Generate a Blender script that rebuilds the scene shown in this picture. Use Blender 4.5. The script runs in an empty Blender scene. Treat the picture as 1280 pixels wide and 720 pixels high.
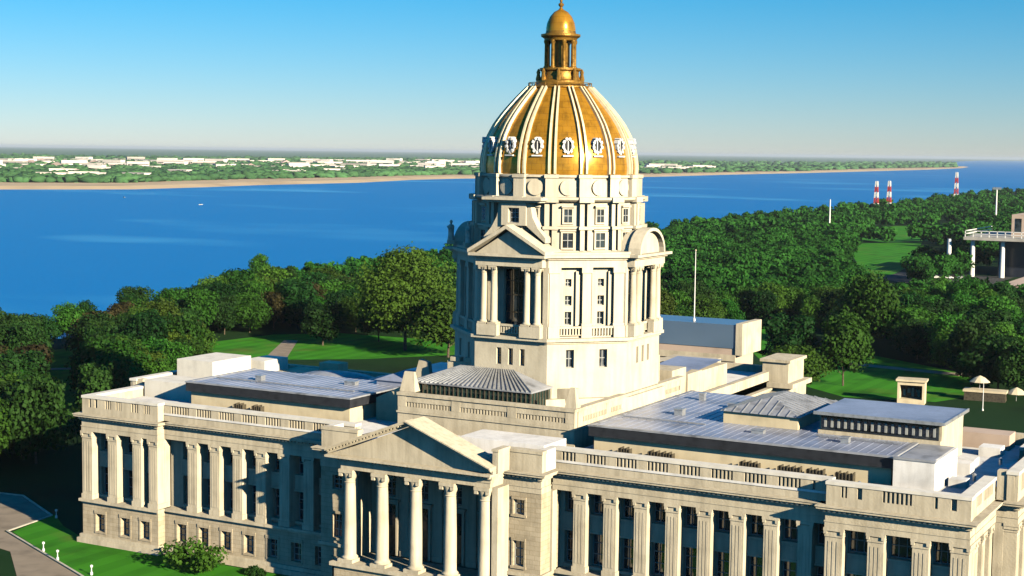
import bpy, math, random
import numpy as np
from mathutils import Matrix, Vector
random.seed(7)
rng = np.random.default_rng(11)
sc = bpy.context.scene
COL = sc.collection
R = math.radians

# ------------------------------------------------------------------ materials
MATS = {}
def nodes_of(m):
    m.use_nodes = True
    nt = m.node_tree
    return nt, nt.nodes, nt.links
def make_mat(name, col, rough=0.8, metal=0.0, var=0.15, scale=0.4, col2=None, detail=4.0, bump=0.0, bump_scale=3.0,
             spec=0.3, objrand=0.0, streak=0.0, trans=0.0):
    """Principled surface whose own colour is broken up by world-scale noise (dirt, wear, grain)."""
    m = bpy.data.materials.new(name)
    nt, N, L = nodes_of(m)
    b = N['Principled BSDF']
    b.inputs['Roughness'].default_value = rough
    b.inputs['Metallic'].default_value = metal
    b.inputs['Specular IOR Level'].default_value = spec
    tc = N.new('ShaderNodeTexCoord')
    geo = N.new('ShaderNodeNewGeometry')
    nz = N.new('ShaderNodeTexNoise'); nz.inputs['Scale'].default_value = scale; nz.inputs['Detail'].default_value = detail
    L.new(geo.outputs['Position'], nz.inputs['Vector'])
    rp = N.new('ShaderNodeValToRGB')
    c = col
    c2 = col2 if col2 else tuple(max(0, x*(1-var*2.2)) for x in c)
    c3 = tuple(min(1, x*(1+var)) for x in c)
    rp.color_ramp.elements[0].position = .3; rp.color_ramp.elements[0].color = (*c2, 1)
    rp.color_ramp.elements[1].position = .62; rp.color_ramp.elements[1].color = (*c3, 1)
    e = rp.color_ramp.elements.new(.46); e.color = (*c, 1)
    L.new(nz.outputs['Fac'], rp.inputs['Fac'])
    out = rp.outputs['Color']
    if streak > 0:
        mp = N.new('ShaderNodeMapping'); mp.inputs['Scale'].default_value = (1.3, 1.3, .12)
        L.new(geo.outputs['Position'], mp.inputs['Vector'])
        n2 = N.new('ShaderNodeTexNoise'); n2.inputs['Scale'].default_value = 1.2; n2.inputs['Detail'].default_value = 6
        L.new(mp.outputs['Vector'], n2.inputs['Vector'])
        r2 = N.new('ShaderNodeValToRGB'); r2.color_ramp.elements[0].position = .36; r2.color_ramp.elements[0].color = (1-streak, 1-streak*1.05, 1-streak*1.15, 1)
        r2.color_ramp.elements[1].position = .58; r2.color_ramp.elements[1].color = (1, 1, 1, 1)
        L.new(n2.outputs['Fac'], r2.inputs['Fac'])
        mx = N.new('ShaderNodeMix'); mx.data_type = 'RGBA'; mx.blend_type = 'MULTIPLY'; mx.inputs['Factor'].default_value = 1
        L.new(out, mx.inputs['A']); L.new(r2.outputs['Color'], mx.inputs['B']); out = mx.outputs['Result']
    if objrand > 0:
        oi = N.new('ShaderNodeObjectInfo')
        hs = N.new('ShaderNodeHueSaturation')
        ma = N.new('ShaderNodeMapRange'); ma.inputs['To Min'].default_value = .5-objrand*.035; ma.inputs['To Max'].default_value = .5+objrand*.008
        mb = N.new('ShaderNodeMapRange'); mb.inputs['To Min'].default_value = 1-objrand*.45; mb.inputs['To Max'].default_value = 1+objrand*.45
        mm = N.new('ShaderNodeMath'); mm.operation = 'FRACT'; mm2 = N.new('ShaderNodeMath'); mm2.operation = 'MULTIPLY'; mm2.inputs[1].default_value = 17.3
        L.new(oi.outputs['Random'], ma.inputs['Value']); L.new(oi.outputs['Random'], mm2.inputs[0]); L.new(mm2.outputs[0], mm.inputs[0]); L.new(mm.outputs[0], mb.inputs['Value'])
        L.new(ma.outputs[0], hs.inputs['Hue']); L.new(mb.outputs[0], hs.inputs['Value']); L.new(out, hs.inputs['Color']); out = hs.outputs['Color']
    L.new(out, b.inputs['Base Color'])
    if bump > 0:
        nb = N.new('ShaderNodeTexNoise'); nb.inputs['Scale'].default_value = bump_scale; nb.inputs['Detail'].default_value = 5
        L.new(geo.outputs['Position'], nb.inputs['Vector'])
        bp = N.new('ShaderNodeBump'); bp.inputs['Strength'].default_value = bump; bp.inputs['Distance'].default_value = .1
        L.new(nb.outputs['Fac'], bp.inputs['Height']); L.new(bp.outputs['Normal'], b.inputs['Normal'])
    if trans > 0:
        tr = N.new('ShaderNodeBsdfTranslucent'); L.new(out, tr.inputs['Color'])
        ms = N.new('ShaderNodeMixShader'); ms.inputs['Fac'].default_value = trans
        L.new(b.outputs[0], ms.inputs[1]); L.new(tr.outputs[0], ms.inputs[2])
        L.new(ms.outputs[0], N['Material Output'].inputs['Surface'])
    MATS[name] = m
    return m

STONE = make_mat('limestone', (.60, .525, .39), .85, var=.08, scale=.35, streak=.17, bump=.25, bump_scale=4)
def coursed(name, col):
    """ashlar: the stone with its joints, laid out on the walls' own height and length"""
    m = make_mat(name, col, .88, var=.09, scale=.5, streak=.12, bump=.25, bump_scale=4)
    nt, N, L = nodes_of(m); b = N['Principled BSDF']
    src = b.inputs['Base Color'].links[0].from_socket
    geo = N.new('ShaderNodeNewGeometry'); sp = N.new('ShaderNodeSeparateXYZ'); L.new(geo.outputs['Position'], sp.inputs[0])
    ad = N.new('ShaderNodeMath'); ad.operation = 'ADD'; L.new(sp.outputs['X'], ad.inputs[0]); L.new(sp.outputs['Y'], ad.inputs[1])
    cb = N.new('ShaderNodeCombineXYZ'); L.new(ad.outputs[0], cb.inputs['X']); L.new(sp.outputs['Z'], cb.inputs['Y'])
    br = N.new('ShaderNodeTexBrick'); br.inputs['Scale'].default_value = 1.0; br.inputs['Brick Width'].default_value = 1.5; br.inputs['Row Height'].default_value = .62
    br.inputs['Mortar Size'].default_value = .035; br.inputs['Color1'].default_value = (1, 1, 1, 1); br.inputs['Color2'].default_value = (.87, .86, .84, 1); br.inputs['Mortar'].default_value = (.74, .71, .66, 1)
    L.new(cb.outputs[0], br.inputs['Vector'])
    mx = N.new('ShaderNodeMix'); mx.data_type = 'RGBA'; mx.blend_type = 'MULTIPLY'; mx.inputs['Factor'].default_value = 1
    L.new(src, mx.inputs['A']); L.new(br.outputs['Color'], mx.inputs['B']); L.new(mx.outputs['Result'], b.inputs['Base Color'])
    return m
PALE = make_mat('pale_tower_limestone', (.62, .555, .425), .82, var=.06, scale=.35, streak=.11, bump=.25, bump_scale=4)
ASHLAR = coursed('ashlar_limestone', (.52, .44, .315))
GOLD = make_mat('gilded_panel', (.53, .255, .020), .26, metal=.5, var=.16, scale=.7, bump=.05, bump_scale=2, spec=.5)
nt, N, L = nodes_of(GOLD); b = N['Principled BSDF']; src = b.inputs['Base Color'].links[0].from_socket
geo = N.new('ShaderNodeNewGeometry'); sub = N.new('ShaderNodeVectorMath'); sub.operation = 'SUBTRACT'; sub.inputs[1].default_value = (0, 30.7, 0); L.new(geo.outputs['Position'], sub.inputs[0])
sp = N.new('ShaderNodeSeparateXYZ'); L.new(sub.outputs[0], sp.inputs[0]); at = N.new('ShaderNodeMath'); at.operation = 'ARCTAN2'; L.new(sp.outputs['Y'], at.inputs[0]); L.new(sp.outputs['X'], at.inputs[1])
mu = N.new('ShaderNodeMath'); mu.operation = 'MULTIPLY'; mu.inputs[1].default_value = 16/math.pi*1.5; L.new(at.outputs[0], mu.inputs[0]); cb = N.new('ShaderNodeCombineXYZ'); L.new(mu.outputs[0], cb.inputs['X']); L.new(sp.outputs['Z'], cb.inputs['Y'])
br = N.new('ShaderNodeTexBrick'); br.inputs['Scale'].default_value = 1; br.inputs['Brick Width'].default_value = 1.0; br.inputs['Row Height'].default_value = .9; br.inputs['Mortar Size'].default_value = .03
br.inputs['Color1'].default_value = (1, 1, 1, 1); br.inputs['Color2'].default_value = (.88, .86, .82, 1); br.inputs['Mortar'].default_value = (.66, .6, .52, 1); L.new(cb.outputs[0], br.inputs['Vector'])
mx = N.new('ShaderNodeMix'); mx.data_type = 'RGBA'; mx.blend_type = 'MULTIPLY'; mx.inputs['Factor'].default_value = 1; L.new(src, mx.inputs['A']); L.new(br.outputs['Color'], mx.inputs['B']); L.new(mx.outputs['Result'], b.inputs['Base Color'])
GOLDRIB = make_mat('gilded_rib', (.82, .70, .45), .45, metal=.25, var=.1, scale=1.2)
GOLDDARK = make_mat('aged_gold', (.26, .135, .022), .4, metal=.5, var=.25, scale=1.6, bump=.3, bump_scale=5)
SLATE = make_mat('standing_seam_roof', (.35, .385, .50), .38, metal=.25, var=.18, scale=.16, detail=9, streak=.12, spec=.5)
SKYREFLECTION = make_mat('sky_reflection_blue', (.15, .23, .34), .3, metal=.35, var=.05, scale=.05, spec=.6)  # blue base carries the sky reflection of the rear hall's upper band
GREYROOF = make_mat('grey_lead_roof', (.36, .37, .40), .5, metal=.3, var=.22, scale=.5, detail=8)
MEMBRANE = make_mat('white_roof_membrane', (.82, .80, .78), .8, var=.10, scale=.3, detail=9, streak=.10)
TERRACE = make_mat('terrace_paving', (.40, .34, .24), .85, var=.14, scale=.4, detail=7)
DARK = make_mat('dark_fascia', (.022, .024, .03), .6, var=.2, scale=1)
GLASS = make_mat('dark_glass', (.020, .026, .034), .07, var=.9, scale=.45, spec=.9, objrand=1.0, bump=.15, bump_scale=.8)
GREENGLASS = make_mat('green_glass', (.012, .035, .03), .12, var=.3, scale=.6, spec=.7)
COPING = make_mat('pale_coping_stone', (.76, .72, .64), .8, var=.06, scale=.5, streak=.05)
FRAME = make_mat('painted_frame', (.34, .35, .34), .5, var=.1, scale=2)
BRONZE = make_mat('bronze_frame', (.10, .085, .06), .5, metal=.3, var=.2, scale=2)
PLASTER = make_mat('cream_render', (.66, .56, .38), .85, var=.08, scale=.4, streak=.06)
WHITE = make_mat('white_paint', (.78, .77, .74), .6, var=.05, scale=1)
RED = make_mat('red_paint', (.42, .05, .05), .6, var=.1, scale=1)
METAL = make_mat('galvanised_steel', (.48, .49, .50), .4, metal=.6, var=.12, scale=1.5)
SAND = make_mat('sandstone_wall', (.50, .38, .22), .85, var=.1, scale=.2, streak=.1)
PINK = make_mat('pink_render', (.52, .40, .32), .85, var=.1, scale=.2)
CONC = make_mat('concrete', (.42, .40, .36), .85, var=.12, scale=.2)
ASPHALT = make_mat('asphalt', (.05, .05, .05), .9, var=.2, scale=.5)
PATHM = make_mat('paving', (.27, .22, .165), .9, var=.12, scale=.3, detail=8)
KERB = make_mat('kerb_stone', (.5, .46, .38), .8, var=.1, scale=1)
RUBBER = make_mat('tyre_rubber', (.02, .02, .02), .9)
BARK = make_mat('bark', (.10, .075, .05), .95, var=.3, scale=3, bump=.5, bump_scale=6)
SKIN = make_mat('weathered_statue_stone', (.62, .57, .48), .8, var=.12, scale=2)

def leafmat(name, c, c2, orand=1.0, trans=.25):
    return make_mat(name, c, .7, var=.25, scale=.45, col2=c2, objrand=orand, spec=.15, trans=trans)
LEAF = {
 'green': leafmat('leaves_green', (.026, .105, .010), (.009, .044, .005)),
 'dark': leafmat('leaves_dark', (.012, .052, .008), (.005, .022, .004)),
 'olive': leafmat('leaves_olive', (.040, .098, .010), (.014, .045, .005)),
 'bright': leafmat('leaves_bright', (.028, .125, .012), (.010, .052, .006)),
 'red': leafmat('leaves_russet', (.045, .042, .012), (.018, .020, .007)),
}
def lawnmat(name, c, c2, s):
    return make_mat(name, c, .9, var=.12, scale=s, col2=c2, detail=7, bump=.4, bump_scale=3, spec=.1)
GRASS = lawnmat('mown_grass', (.044, .215, .012), (.030, .13, .009), .09)
nt, N, L = nodes_of(GRASS); b = N['Principled BSDF']; src = b.inputs['Base Color'].links[0].from_socket; geo = N.new('ShaderNodeNewGeometry')
wv = N.new('ShaderNodeTexWave'); wv.inputs['Scale'].default_value = .055; wv.inputs['Distortion'].default_value = .6; wv.wave_profile = 'SIN'; L.new(geo.outputs['Position'], wv.inputs['Vector'])
rw = N.new('ShaderNodeValToRGB'); rw.color_ramp.elements[0].color = (.80, .84, .8, 1); rw.color_ramp.elements[1].color = (1.0, 1, 1, 1); rw.color_ramp.elements[0].position = .45; rw.color_ramp.elements[1].position = .55; L.new(wv.outputs['Fac'], rw.inputs['Fac'])
dn = N.new('ShaderNodeTexNoise'); dn.inputs['Scale'].default_value = .035; dn.inputs['Detail'].default_value = 8; dn.inputs['Roughness'].default_value = .65; L.new(geo.outputs['Position'], dn.inputs['Vector'])
dr = N.new('ShaderNodeMapRange'); dr.inputs['From Min'].default_value = .54; dr.inputs['From Max'].default_value = .72; dr.inputs['To Max'].default_value = .75; L.new(dn.outputs['Fac'], dr.inputs['Value'])
mx = N.new('ShaderNodeMix'); mx.data_type = 'RGBA'; mx.blend_type = 'MULTIPLY'; mx.inputs['Factor'].default_value = 1; L.new(src, mx.inputs['A']); L.new(rw.outputs[0], mx.inputs['B'])
m2 = N.new('ShaderNodeMix'); m2.data_type = 'RGBA'; m2.inputs['B'].default_value = (.13, .17, .03, 1); L.new(dr.outputs[0], m2.inputs['Factor']); L.new(mx.outputs['Result'], m2.inputs['A']); L.new(m2.outputs['Result'], b.inputs['Base Color'])
FLOOR = lawnmat('rough_grass', (.010, .034, .008), (.006, .018, .005), .03)

# ------------------------------------------------------------------ mesh helpers
class Fr:
    """wall frame: u runs along the wall, w out of it"""
    def __init__(s, ox, oy, ang):            # ang: outward normal, degrees from -Y towards +X
        a = R(ang); s.o = (ox, oy); s.n = (math.sin(a), -math.cos(a)); s.u = (math.cos(a), math.sin(a))
    def __call__(s, u, w, z):
        return (s.o[0]+s.u[0]*u+s.n[0]*w, s.o[1]+s.u[1]*u+s.n[1]*w, z)
W0 = Fr(0, 0, 0)
class MB:
    def __init__(s): s.v = []; s.f = []; s.smooth = False
    def add(s, vs, fs):
        n = len(s.v); s.v += vs; s.f += [tuple(i+n for i in f) for f in fs]; return s
    def fbox(s, fr, u0, u1, w0, w1, z0, z1):
        P = [fr(u, w, z) for z in (z0, z1) for (u, w) in ((u0, w1), (u1, w1), (u1, w0), (u0, w0))]
        return s.add(P, [(3, 2, 1, 0), (4, 5, 6, 7), (0, 1, 5, 4), (1, 2, 6, 5), (2, 3, 7, 6), (3, 0, 4, 7)])
    def box(s, x0, x1, y0, y1, z0, z1): return s.fbox(W0, x0, x1, -y1, -y0, z0, z1)
    def frustum(s, x0, x1, y0, y1, z0, z1, i):
        P = [(x0, y0, z0), (x1, y0, z0), (x1, y1, z0), (x0, y1, z0), (x0+i, y0+i, z1), (x1-i, y0+i, z1), (x1-i, y1-i, z1), (x0+i, y1-i, z1)]
        return s.add(P, [(3, 2, 1, 0), (4, 5, 6, 7), (0, 1, 5, 4), (1, 2, 6, 5), (2, 3, 7, 6), (3, 0, 4, 7)])
    def prism(s, fr, prof, w0, w1):
        """profile in (u,z), counter-clockwise seen from outside, extruded from w0 to w1"""
        n = len(prof)
        P = [fr(u, w1, z) for u, z in prof]+[fr(u, w0, z) for u, z in prof]
        return s.add(P, [tuple(range(n)), tuple(range(2*n-1, n-1, -1))]+[(i, i+n, (i+1) % n+n, (i+1) % n) for i in range(n)])
    def lathe(s, cx, cy, prof, seg=24, a0=0., cap=True, sm=True):
        n = len(prof); P = []
        for i in range(seg):
            a = a0+2*math.pi*i/seg
            P += [(cx+r*math.cos(a), cy+r*math.sin(a), z) for r, z in prof]
        F = []
        for i in range(seg):
            j = (i+1) % seg
            for k in range(n-1): F.append((i*n+k, j*n+k, j*n+k+1, i*n+k+1))
        if cap:
            F.append(tuple(i*n for i in range(seg-1, -1, -1))); F.append(tuple(i*n+n-1 for i in range(seg)))
        s.smooth = s.smooth or sm
        return s.add(P, F)
    def tube(s, a, b, ra, rb=None, seg=6):
        rb = ra if rb is None else rb
        a = Vector(a); b = Vector(b); d = (b-a).normalized()
        x = d.orthogonal().normalized(); y = d.cross(x); P = []
        for c, r in ((a, ra), (b, rb)):
            for i in range(seg):
                t = 2*math.pi*i/seg; P.append(tuple(c+x*r*math.cos(t)+y*r*math.sin(t)))
        return s.add(P, [(i, (i+1) % seg, (i+1) % seg+seg, i+seg) for i in range(seg)]+[tuple(range(seg-1, -1, -1)), tuple(range(seg, 2*seg))])
    def wall(s, fr, u0, u1, z0, z1, ops, w0, w1):
        """solid wall with real openings: ops = [(u0,u1,z0,z1)], boxes fitted round them"""
        us = sorted({u0, u1, *[o[0] for o in ops], *[o[1] for o in ops]})
        for a, b in zip(us, us[1:]):
            if b-a < 1e-4: continue
            m = (a+b)/2; zs = sorted([(o[2], o[3]) for o in ops if o[0] < m < o[1]]); z = z0
            for p, q in zs:
                if p-z > 1e-4: s.fbox(fr, a, b, w0, w1, z, p)
                z = q
            if z1-z > 1e-4: s.fbox(fr, a, b, w0, w1, z, z1)
        return s
def obj(name, mb, mat, parent=None, smooth=None):
    me = bpy.data.meshes.new(name)
    me.from_pydata(mb.v, [], mb.f); me.materials.append(mat)
    sm = mb.smooth if smooth is None else smooth
    if sm:
        me.polygons.foreach_set('use_smooth', [True]*len(me.polygons))
        me.set_sharp_from_angle(angle=R(38))
    me.update()
    o = bpy.data.objects.new(name, me); COL.objects.link(o)
    if parent: o.parent = parent
    return o
def npobj(name, V, F, mat, parent=None):
    me = bpy.data.meshes.new(name); k = F.shape[1]
    me.vertices.add(len(V)); me.vertices.foreach_set('co', V.astype(np.float32).ravel())
    me.loops.add(F.size); me.loops.foreach_set('vertex_index', F.astype(np.int32).ravel())
    me.polygons.add(len(F)); me.polygons.foreach_set('loop_start', np.arange(0, F.size, k, dtype=np.int32)); me.polygons.foreach_set('loop_total', np.full(len(F), k, dtype=np.int32))
    me.materials.append(mat); me.update(calc_edges=True)
    o = bpy.data.objects.new(name, me); COL.objects.link(o)
    if parent: o.parent = parent
    return o
def boxes(name, lst, mat):
    for b_ in lst: m = MB(); m.box(*b_); part(name, m, mat)
def tag(o, label=None, cat=None, group=None, kind=None):
    if label: o['label'] = label
    if cat: o['category'] = cat
    if group: o['group'] = group
    if kind: o['kind'] = kind
    return o
def thing(name, label, cat, loc=(0, 0, 0), rz=0, group=None):
    o = bpy.data.objects.new(name, None); COL.objects.link(o); o.location = loc; o.rotation_euler = (0, 0, rz)
    return tag(o, label, cat, group)
def copy_tree(o, parent=None):
    c = o.copy(); COL.objects.link(c); c.parent = parent
    for ch in [x for x in COL.objects if x.parent == o]: copy_tree(ch, c)
    return c

# ------------------------------------------------------------------ camera, light, sky
F_, PITCH, ROLL, YAW = 1950., R(4.98), R(.72), R(28.8)
fw = Vector((-math.sin(YAW)*math.cos(PITCH), math.cos(YAW)*math.cos(PITCH), -math.sin(PITCH)))
r0 = Vector((math.cos(YAW), math.sin(YAW), 0)); u0 = r0.cross(fw)
rr = r0*math.cos(ROLL)+u0*math.sin(ROLL); uu = rr.cross(fw)
cam = bpy.data.cameras.new('camera'); co = bpy.data.objects.new('camera', cam); COL.objects.link(co)
CAM = Vector((107, -178, 61))
M = Matrix((rr, uu, -fw)).transposed().to_4x4(); M.translation = CAM; co.matrix_world = M
cam.sensor_width = 36; cam.lens = F_/1280*36; cam.clip_start = 1; cam.clip_end = 200000
sc.camera = co
SUN_AZ, SUN_EL = R(21), R(20)
to_sun = Vector((math.cos(SUN_AZ)*math.cos(SUN_EL), -math.sin(SUN_AZ)*math.cos(SUN_EL), math.sin(SUN_EL)))
sl = bpy.data.lights.new('sun', 'SUN'); sl.energy = 5.0; sl.angle = R(.5); sl.color = (1, .87, .64)
so = bpy.data.objects.new('sun', sl); COL.objects.link(so); so.rotation_euler = (-to_sun).to_track_quat('-Z', 'Y').to_euler()
w = bpy.data.worlds.new('World'); sc.world = w; w.use_nodes = True
nt = w.node_tree; bg = nt.nodes['Background']; sky = nt.nodes.new('ShaderNodeTexSky'); sky.sky_type = 'NISHITA'; sky.sun_disc = False
sky.sun_elevation = SUN_EL; sky.sun_rotation = R(111); sky.altitude = 300; sky.air_density = 1.0; sky.dust_density = 0; sky.ozone_density = 5
hsv = nt.nodes.new('ShaderNodeHueSaturation'); hsv.inputs['Saturation'].default_value = 1.15
tint = nt.nodes.new('ShaderNodeMix'); tint.data_type = 'RGBA'; tint.blend_type = 'MULTIPLY'; tint.inputs['Factor'].default_value = 1; 
vtc = nt.nodes.new('ShaderNodeTexCoord'); vsp = nt.nodes.new('ShaderNodeSeparateXYZ'); vmr = nt.nodes.new('ShaderNodeMapRange'); vmr.inputs['From Max'].default_value = .13
tmx = nt.nodes.new('ShaderNodeMix'); tmx.data_type = 'RGBA'; tmx.inputs['A'].default_value = (.90, .93, 1.13, 1); tmx.inputs['B'].default_value = (.50, .98, 1.12, 1)
nt.links.new(vtc.outputs['Generated'], vsp.inputs[0]); nt.links.new(vsp.outputs['Z'], vmr.inputs['Value']); nt.links.new(vmr.outputs[0], tmx.inputs['Factor']); nt.links.new(tmx.outputs['Result'], tint.inputs['B'])
nt.links.new(sky.outputs[0], tint.inputs['A']); nt.links.new(tint.outputs['Result'], hsv.inputs['Color']); nt.links.new(hsv.outputs[0], bg.inputs['Color']); bg.inputs['Strength'].default_value = .05
vs = sc.view_settings; vs.view_transform = 'Standard'; vs.look = 'None'; vs.gamma = 1; vs.exposure = 1.06; vs.use_curve_mapping = False
sc.cycles.max_bounces = 5; sc.cycles.diffuse_bounces = 0; sc.cycles.glossy_bounces = 3; sc.cycles.transparent_max_bounces = 8

# ------------------------------------------------------------------ the land and the lake
def sheet(name, pts, z, mat, kind='structure', label=None):
    import bmesh
    bm = bmesh.new(); vs_ = [bm.verts.new((x, y, z)) for x, y in pts]; f = bm.faces.new(vs_)
    bm.normal_update()
    if f.normal.z < 0: f.normal_flip()
    bmesh.ops.triangulate(bm, faces=[f])
    me = bpy.data.meshes.new(name); bm.to_mesh(me); bm.free(); me.materials.append(mat)
    o = bpy.data.objects.new(name, me); COL.objects.link(o); o['kind'] = kind
    return o
def bank(mb, pts, z0, off, z1):
    """sloping bank along an open line; off = (dx,dy) or distance to the left"""
    n = len(pts); P = []
    for i, (x, y) in enumerate(pts):
        a = pts[max(0, i-1)]; b = pts[min(n-1, i+1)]; dx, dy = b[0]-a[0], b[1]-a[1]; l = math.hypot(dx, dy)
        P += [(x, y, z0), (x-dy/l*off, y+dx/l*off, z1)]
    mb.add(P, [(2*i, 2*i+2, 2*i+3, 2*i+1) for i in range(n-1)])
shore = [(-700, -900), (-380, -300), (-270, -60), (-250, 20), (-242, 90), (-246, 135), (-262, 168), (-256, 190), (-272, 232), (-284, 290), (-303, 335), (-300, 365), (-304, 410), (-312, 450), (-318, 520), (-332, 590), (-350, 690), (-362, 790), (-372, 895),
         (-376, 1115), (-379, 1310), (-390, 1514), (-408, 1945), (-425, 2250), (-435, 2600), (-400, 3000), (-250, 3600), (400, 4400), (1500, 5000)]
sheet('ground', shore+[(4000, 5000), (4000, -1500), (-700, -1500)], 0, FLOOR)
mb = MB(); bank(mb, shore, 0, 12, -9); o = obj('shore_bank', mb, FLOOR); o['kind'] = 'structure'
# water
wm = bpy.data.materials.new('lake_water'); nt, N, L = nodes_of(wm); b = N['Principled BSDF']
b.inputs['Roughness'].default_value = .35; b.inputs['Specular IOR Level'].default_value = .12; b.inputs['IOR'].default_value = 1.33
geo = N.new('ShaderNodeNewGeometry')
mp = N.new('ShaderNodeMapping'); mp.inputs['Rotation'].default_value = (0, 0, R(-28)); mp.inputs['Scale'].default_value = (.0014, .0085, 1); L.new(geo.outputs['Position'], mp.inputs['Vector'])
n1 = N.new('ShaderNodeTexNoise'); n1.inputs['Scale'].default_value = 1; n1.inputs['Detail'].default_value = 5; n1.inputs['Distortion'].default_value = .6; L.new(mp.outputs[0], n1.inputs['Vector'])
rp = N.new('ShaderNodeValToRGB'); rp.color_ramp.elements[0].position = .20; rp.color_ramp.elements[0].color = (.0, .16, .48, 1); rp.color_ramp.elements[1].position = .58; rp.color_ramp.elements[1].color = (.05, .30, .62, 1)

mp3 = N.new('ShaderNodeMapping'); mp3.inputs['Scale'].default_value = (.0022, .0035, 1); mp3.inputs['Location'].default_value = (3.1, 1.7, 0); L.new(geo.outputs['Position'], mp3.inputs['Vector'])
n3 = N.new('ShaderNodeTexNoise'); n3.inputs['Scale'].default_value = 1; n3.inputs['Detail'].default_value = 3; L.new(mp3.outputs[0], n3.inputs['Vector'])
r3 = N.new('ShaderNodeMapRange'); r3.inputs['From Min'].default_value = .46; r3.inputs['From Max'].default_value = .68; L.new(n3.outputs['Fac'], r3.inputs['Value'])
ml = N.new('ShaderNodeMath'); ml.operation = 'MULTIPLY'; L.new(n1.outputs['Fac'], ml.inputs[0]); L.new(r3.outputs[0], ml.inputs[1])
L.new(ml.outputs[0], rp.inputs['Fac']); L.new(rp.outputs[0], b.inputs['Base Color'])
mp2 = N.new('ShaderNodeMapping'); mp2.inputs['Scale'].default_value = (.25, .5, 1); mp2.inputs['Rotation'].default_value = (0, 0, R(-20)); L.new(geo.outputs['Position'], mp2.inputs['Vector'])
n2 = N.new('ShaderNodeTexNoise'); n2.inputs['Scale'].default_value = 1; n2.inputs['Detail'].default_value = 6; L.new(mp2.outputs[0], n2.inputs['Vector'])
bp = N.new('ShaderNodeBump'); bp.inputs['Strength'].default_value = .5; bp.inputs['Distance'].default_value = .5; L.new(n2.outputs['Fac'], bp.inputs['Height']); L.new(bp.outputs[0], b.inputs['Normal'])
sheet('lake', [(-60000, -20000), (60000, -20000), (60000, 90000), (-60000, 90000)], -7, wm)
# far land
FARLAND = make_mat('far_woodland_floor', (.06, .14, .07), .95, var=.2, scale=.004, col2=(.03, .08, .04), detail=8)
BEACH = make_mat('beach_sand', (.50, .38, .24), .95, var=.1, scale=.01, detail=6)
fshore = [(-4000, -3000), (-2500, -200), (-2150, 700), (-1960, 1250), (-1794, 1595), (-1690, 1754), (-1720, 1960), (-1766, 2159), (-1789, 2531), (-1900, 2900), (-1936, 3177), (-1843, 3634), (-1800, 4106), (-1870, 4900), (-1896, 5837), (-1990, 7200), (-2079, 8437), (-2290, 10200), (-2560, 11600)]
sheet('far_shore', fshore+[(-2900, 12200), (-4408, 17606), (-9000, 42000), (-5000, 60000), (0, 88000), (-60000, 88000), (-60000, -3000)], -2.5, FARLAND)
mb = MB(); bank(mb, [(x, y) for x, y in fshore], -2.5, -25, -8); 
def strip(pts, wd, z):
    m = MB(); P = []; n = len(pts)
    for i, (x, y) in enumerate(pts):
        a = pts[max(0, i-1)]; b_ = pts[min(n-1, i+1)]; dx, dy = b_[0]-a[0], b_[1]-a[1]; l = math.hypot(dx, dy); ww = wd(i) if callable(wd) else wd
        P += [(x+dy/l*40, y-dx/l*40, -7.5), (x+dy/l*4, y-dx/l*4, -2.2), (x-dy/l*ww, y+dx/l*ww, z)]
    m.add(P, [(3*i+k, 3*i+3+k, 3*i+4+k, 3*i+1+k) for i in range(n-1) for k in (0, 1)]); return m
o = obj('beach', strip(fshore, lambda i: 150+35*i, -1.8), BEACH); o['kind'] = 'structure'
# mown lawns and paths: thin sheets, each above the one below
def lawn(name, pts, z=.03, mat=GRASS): return sheet(name, pts, z, mat)
lawn('front_lawn', [(-82, 9), (-79, -3), (-52, -16), (-20, -32), (20, -50), (90, -60), (110, -20), (110, 60), (72, 60), (72, 0), (-64, -1.5), (-75, 4)])
lawn('lakeside_lawn', [(-196, 177), (-212, 205), (-208, 232), (-193, 248), (-160, 250), (-136, 240), (-132, 222), (-149, 199), (-172, 181)])
lawn('west_lawn', [(-239, 154), (-236, 178), (-202, 144), (-158, 100), (-150, 82), (-192, 110)])
lawn('garden_path', [(-214, 131), (-202, 142), (-199, 140), (-211, 128)], .06, PATHM)
lawn('fairway', [(-262, 1020), (-262, 1195), (-222, 1240), (-165, 1130), (-168, 990), (-200, 930), (-234, 955)])
lawn('meadow', [(-214, 890), (-176, 950), (-122, 720), (-100, 560), (-122, 570), (-150, 700)])
lawn('glade', [(-84, 350), (-68, 368), (-58, 330), (-54, 275), (-74, 300)])
lawn('north_lawn', [(-62, 285), (-34, 300), (10, 268), (22, 232), (14, 212), (-8, 207), (-32, 228)])
lawn('park_path', [(-27, 268), (-25, 273), (9, 268), (12, 262)], .06, PATHM)
lawn('lakeside_path', [(-170, 176), (-172, 180), (-196, 222), (-192, 224), (-168, 186), (-166, 178)], .06, PATHM)
lawn('approach_path', [(-130, 12), (-97, 16), (-82, 8), (-80.5, -3.4), (-52, -16.4), (-20, -32.4), (-30, -40), (-58, -22), (-70, -12), (-80, -10), (-104, -3), (-130, -8)], .06, PATHM)
mb = MB()
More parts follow.
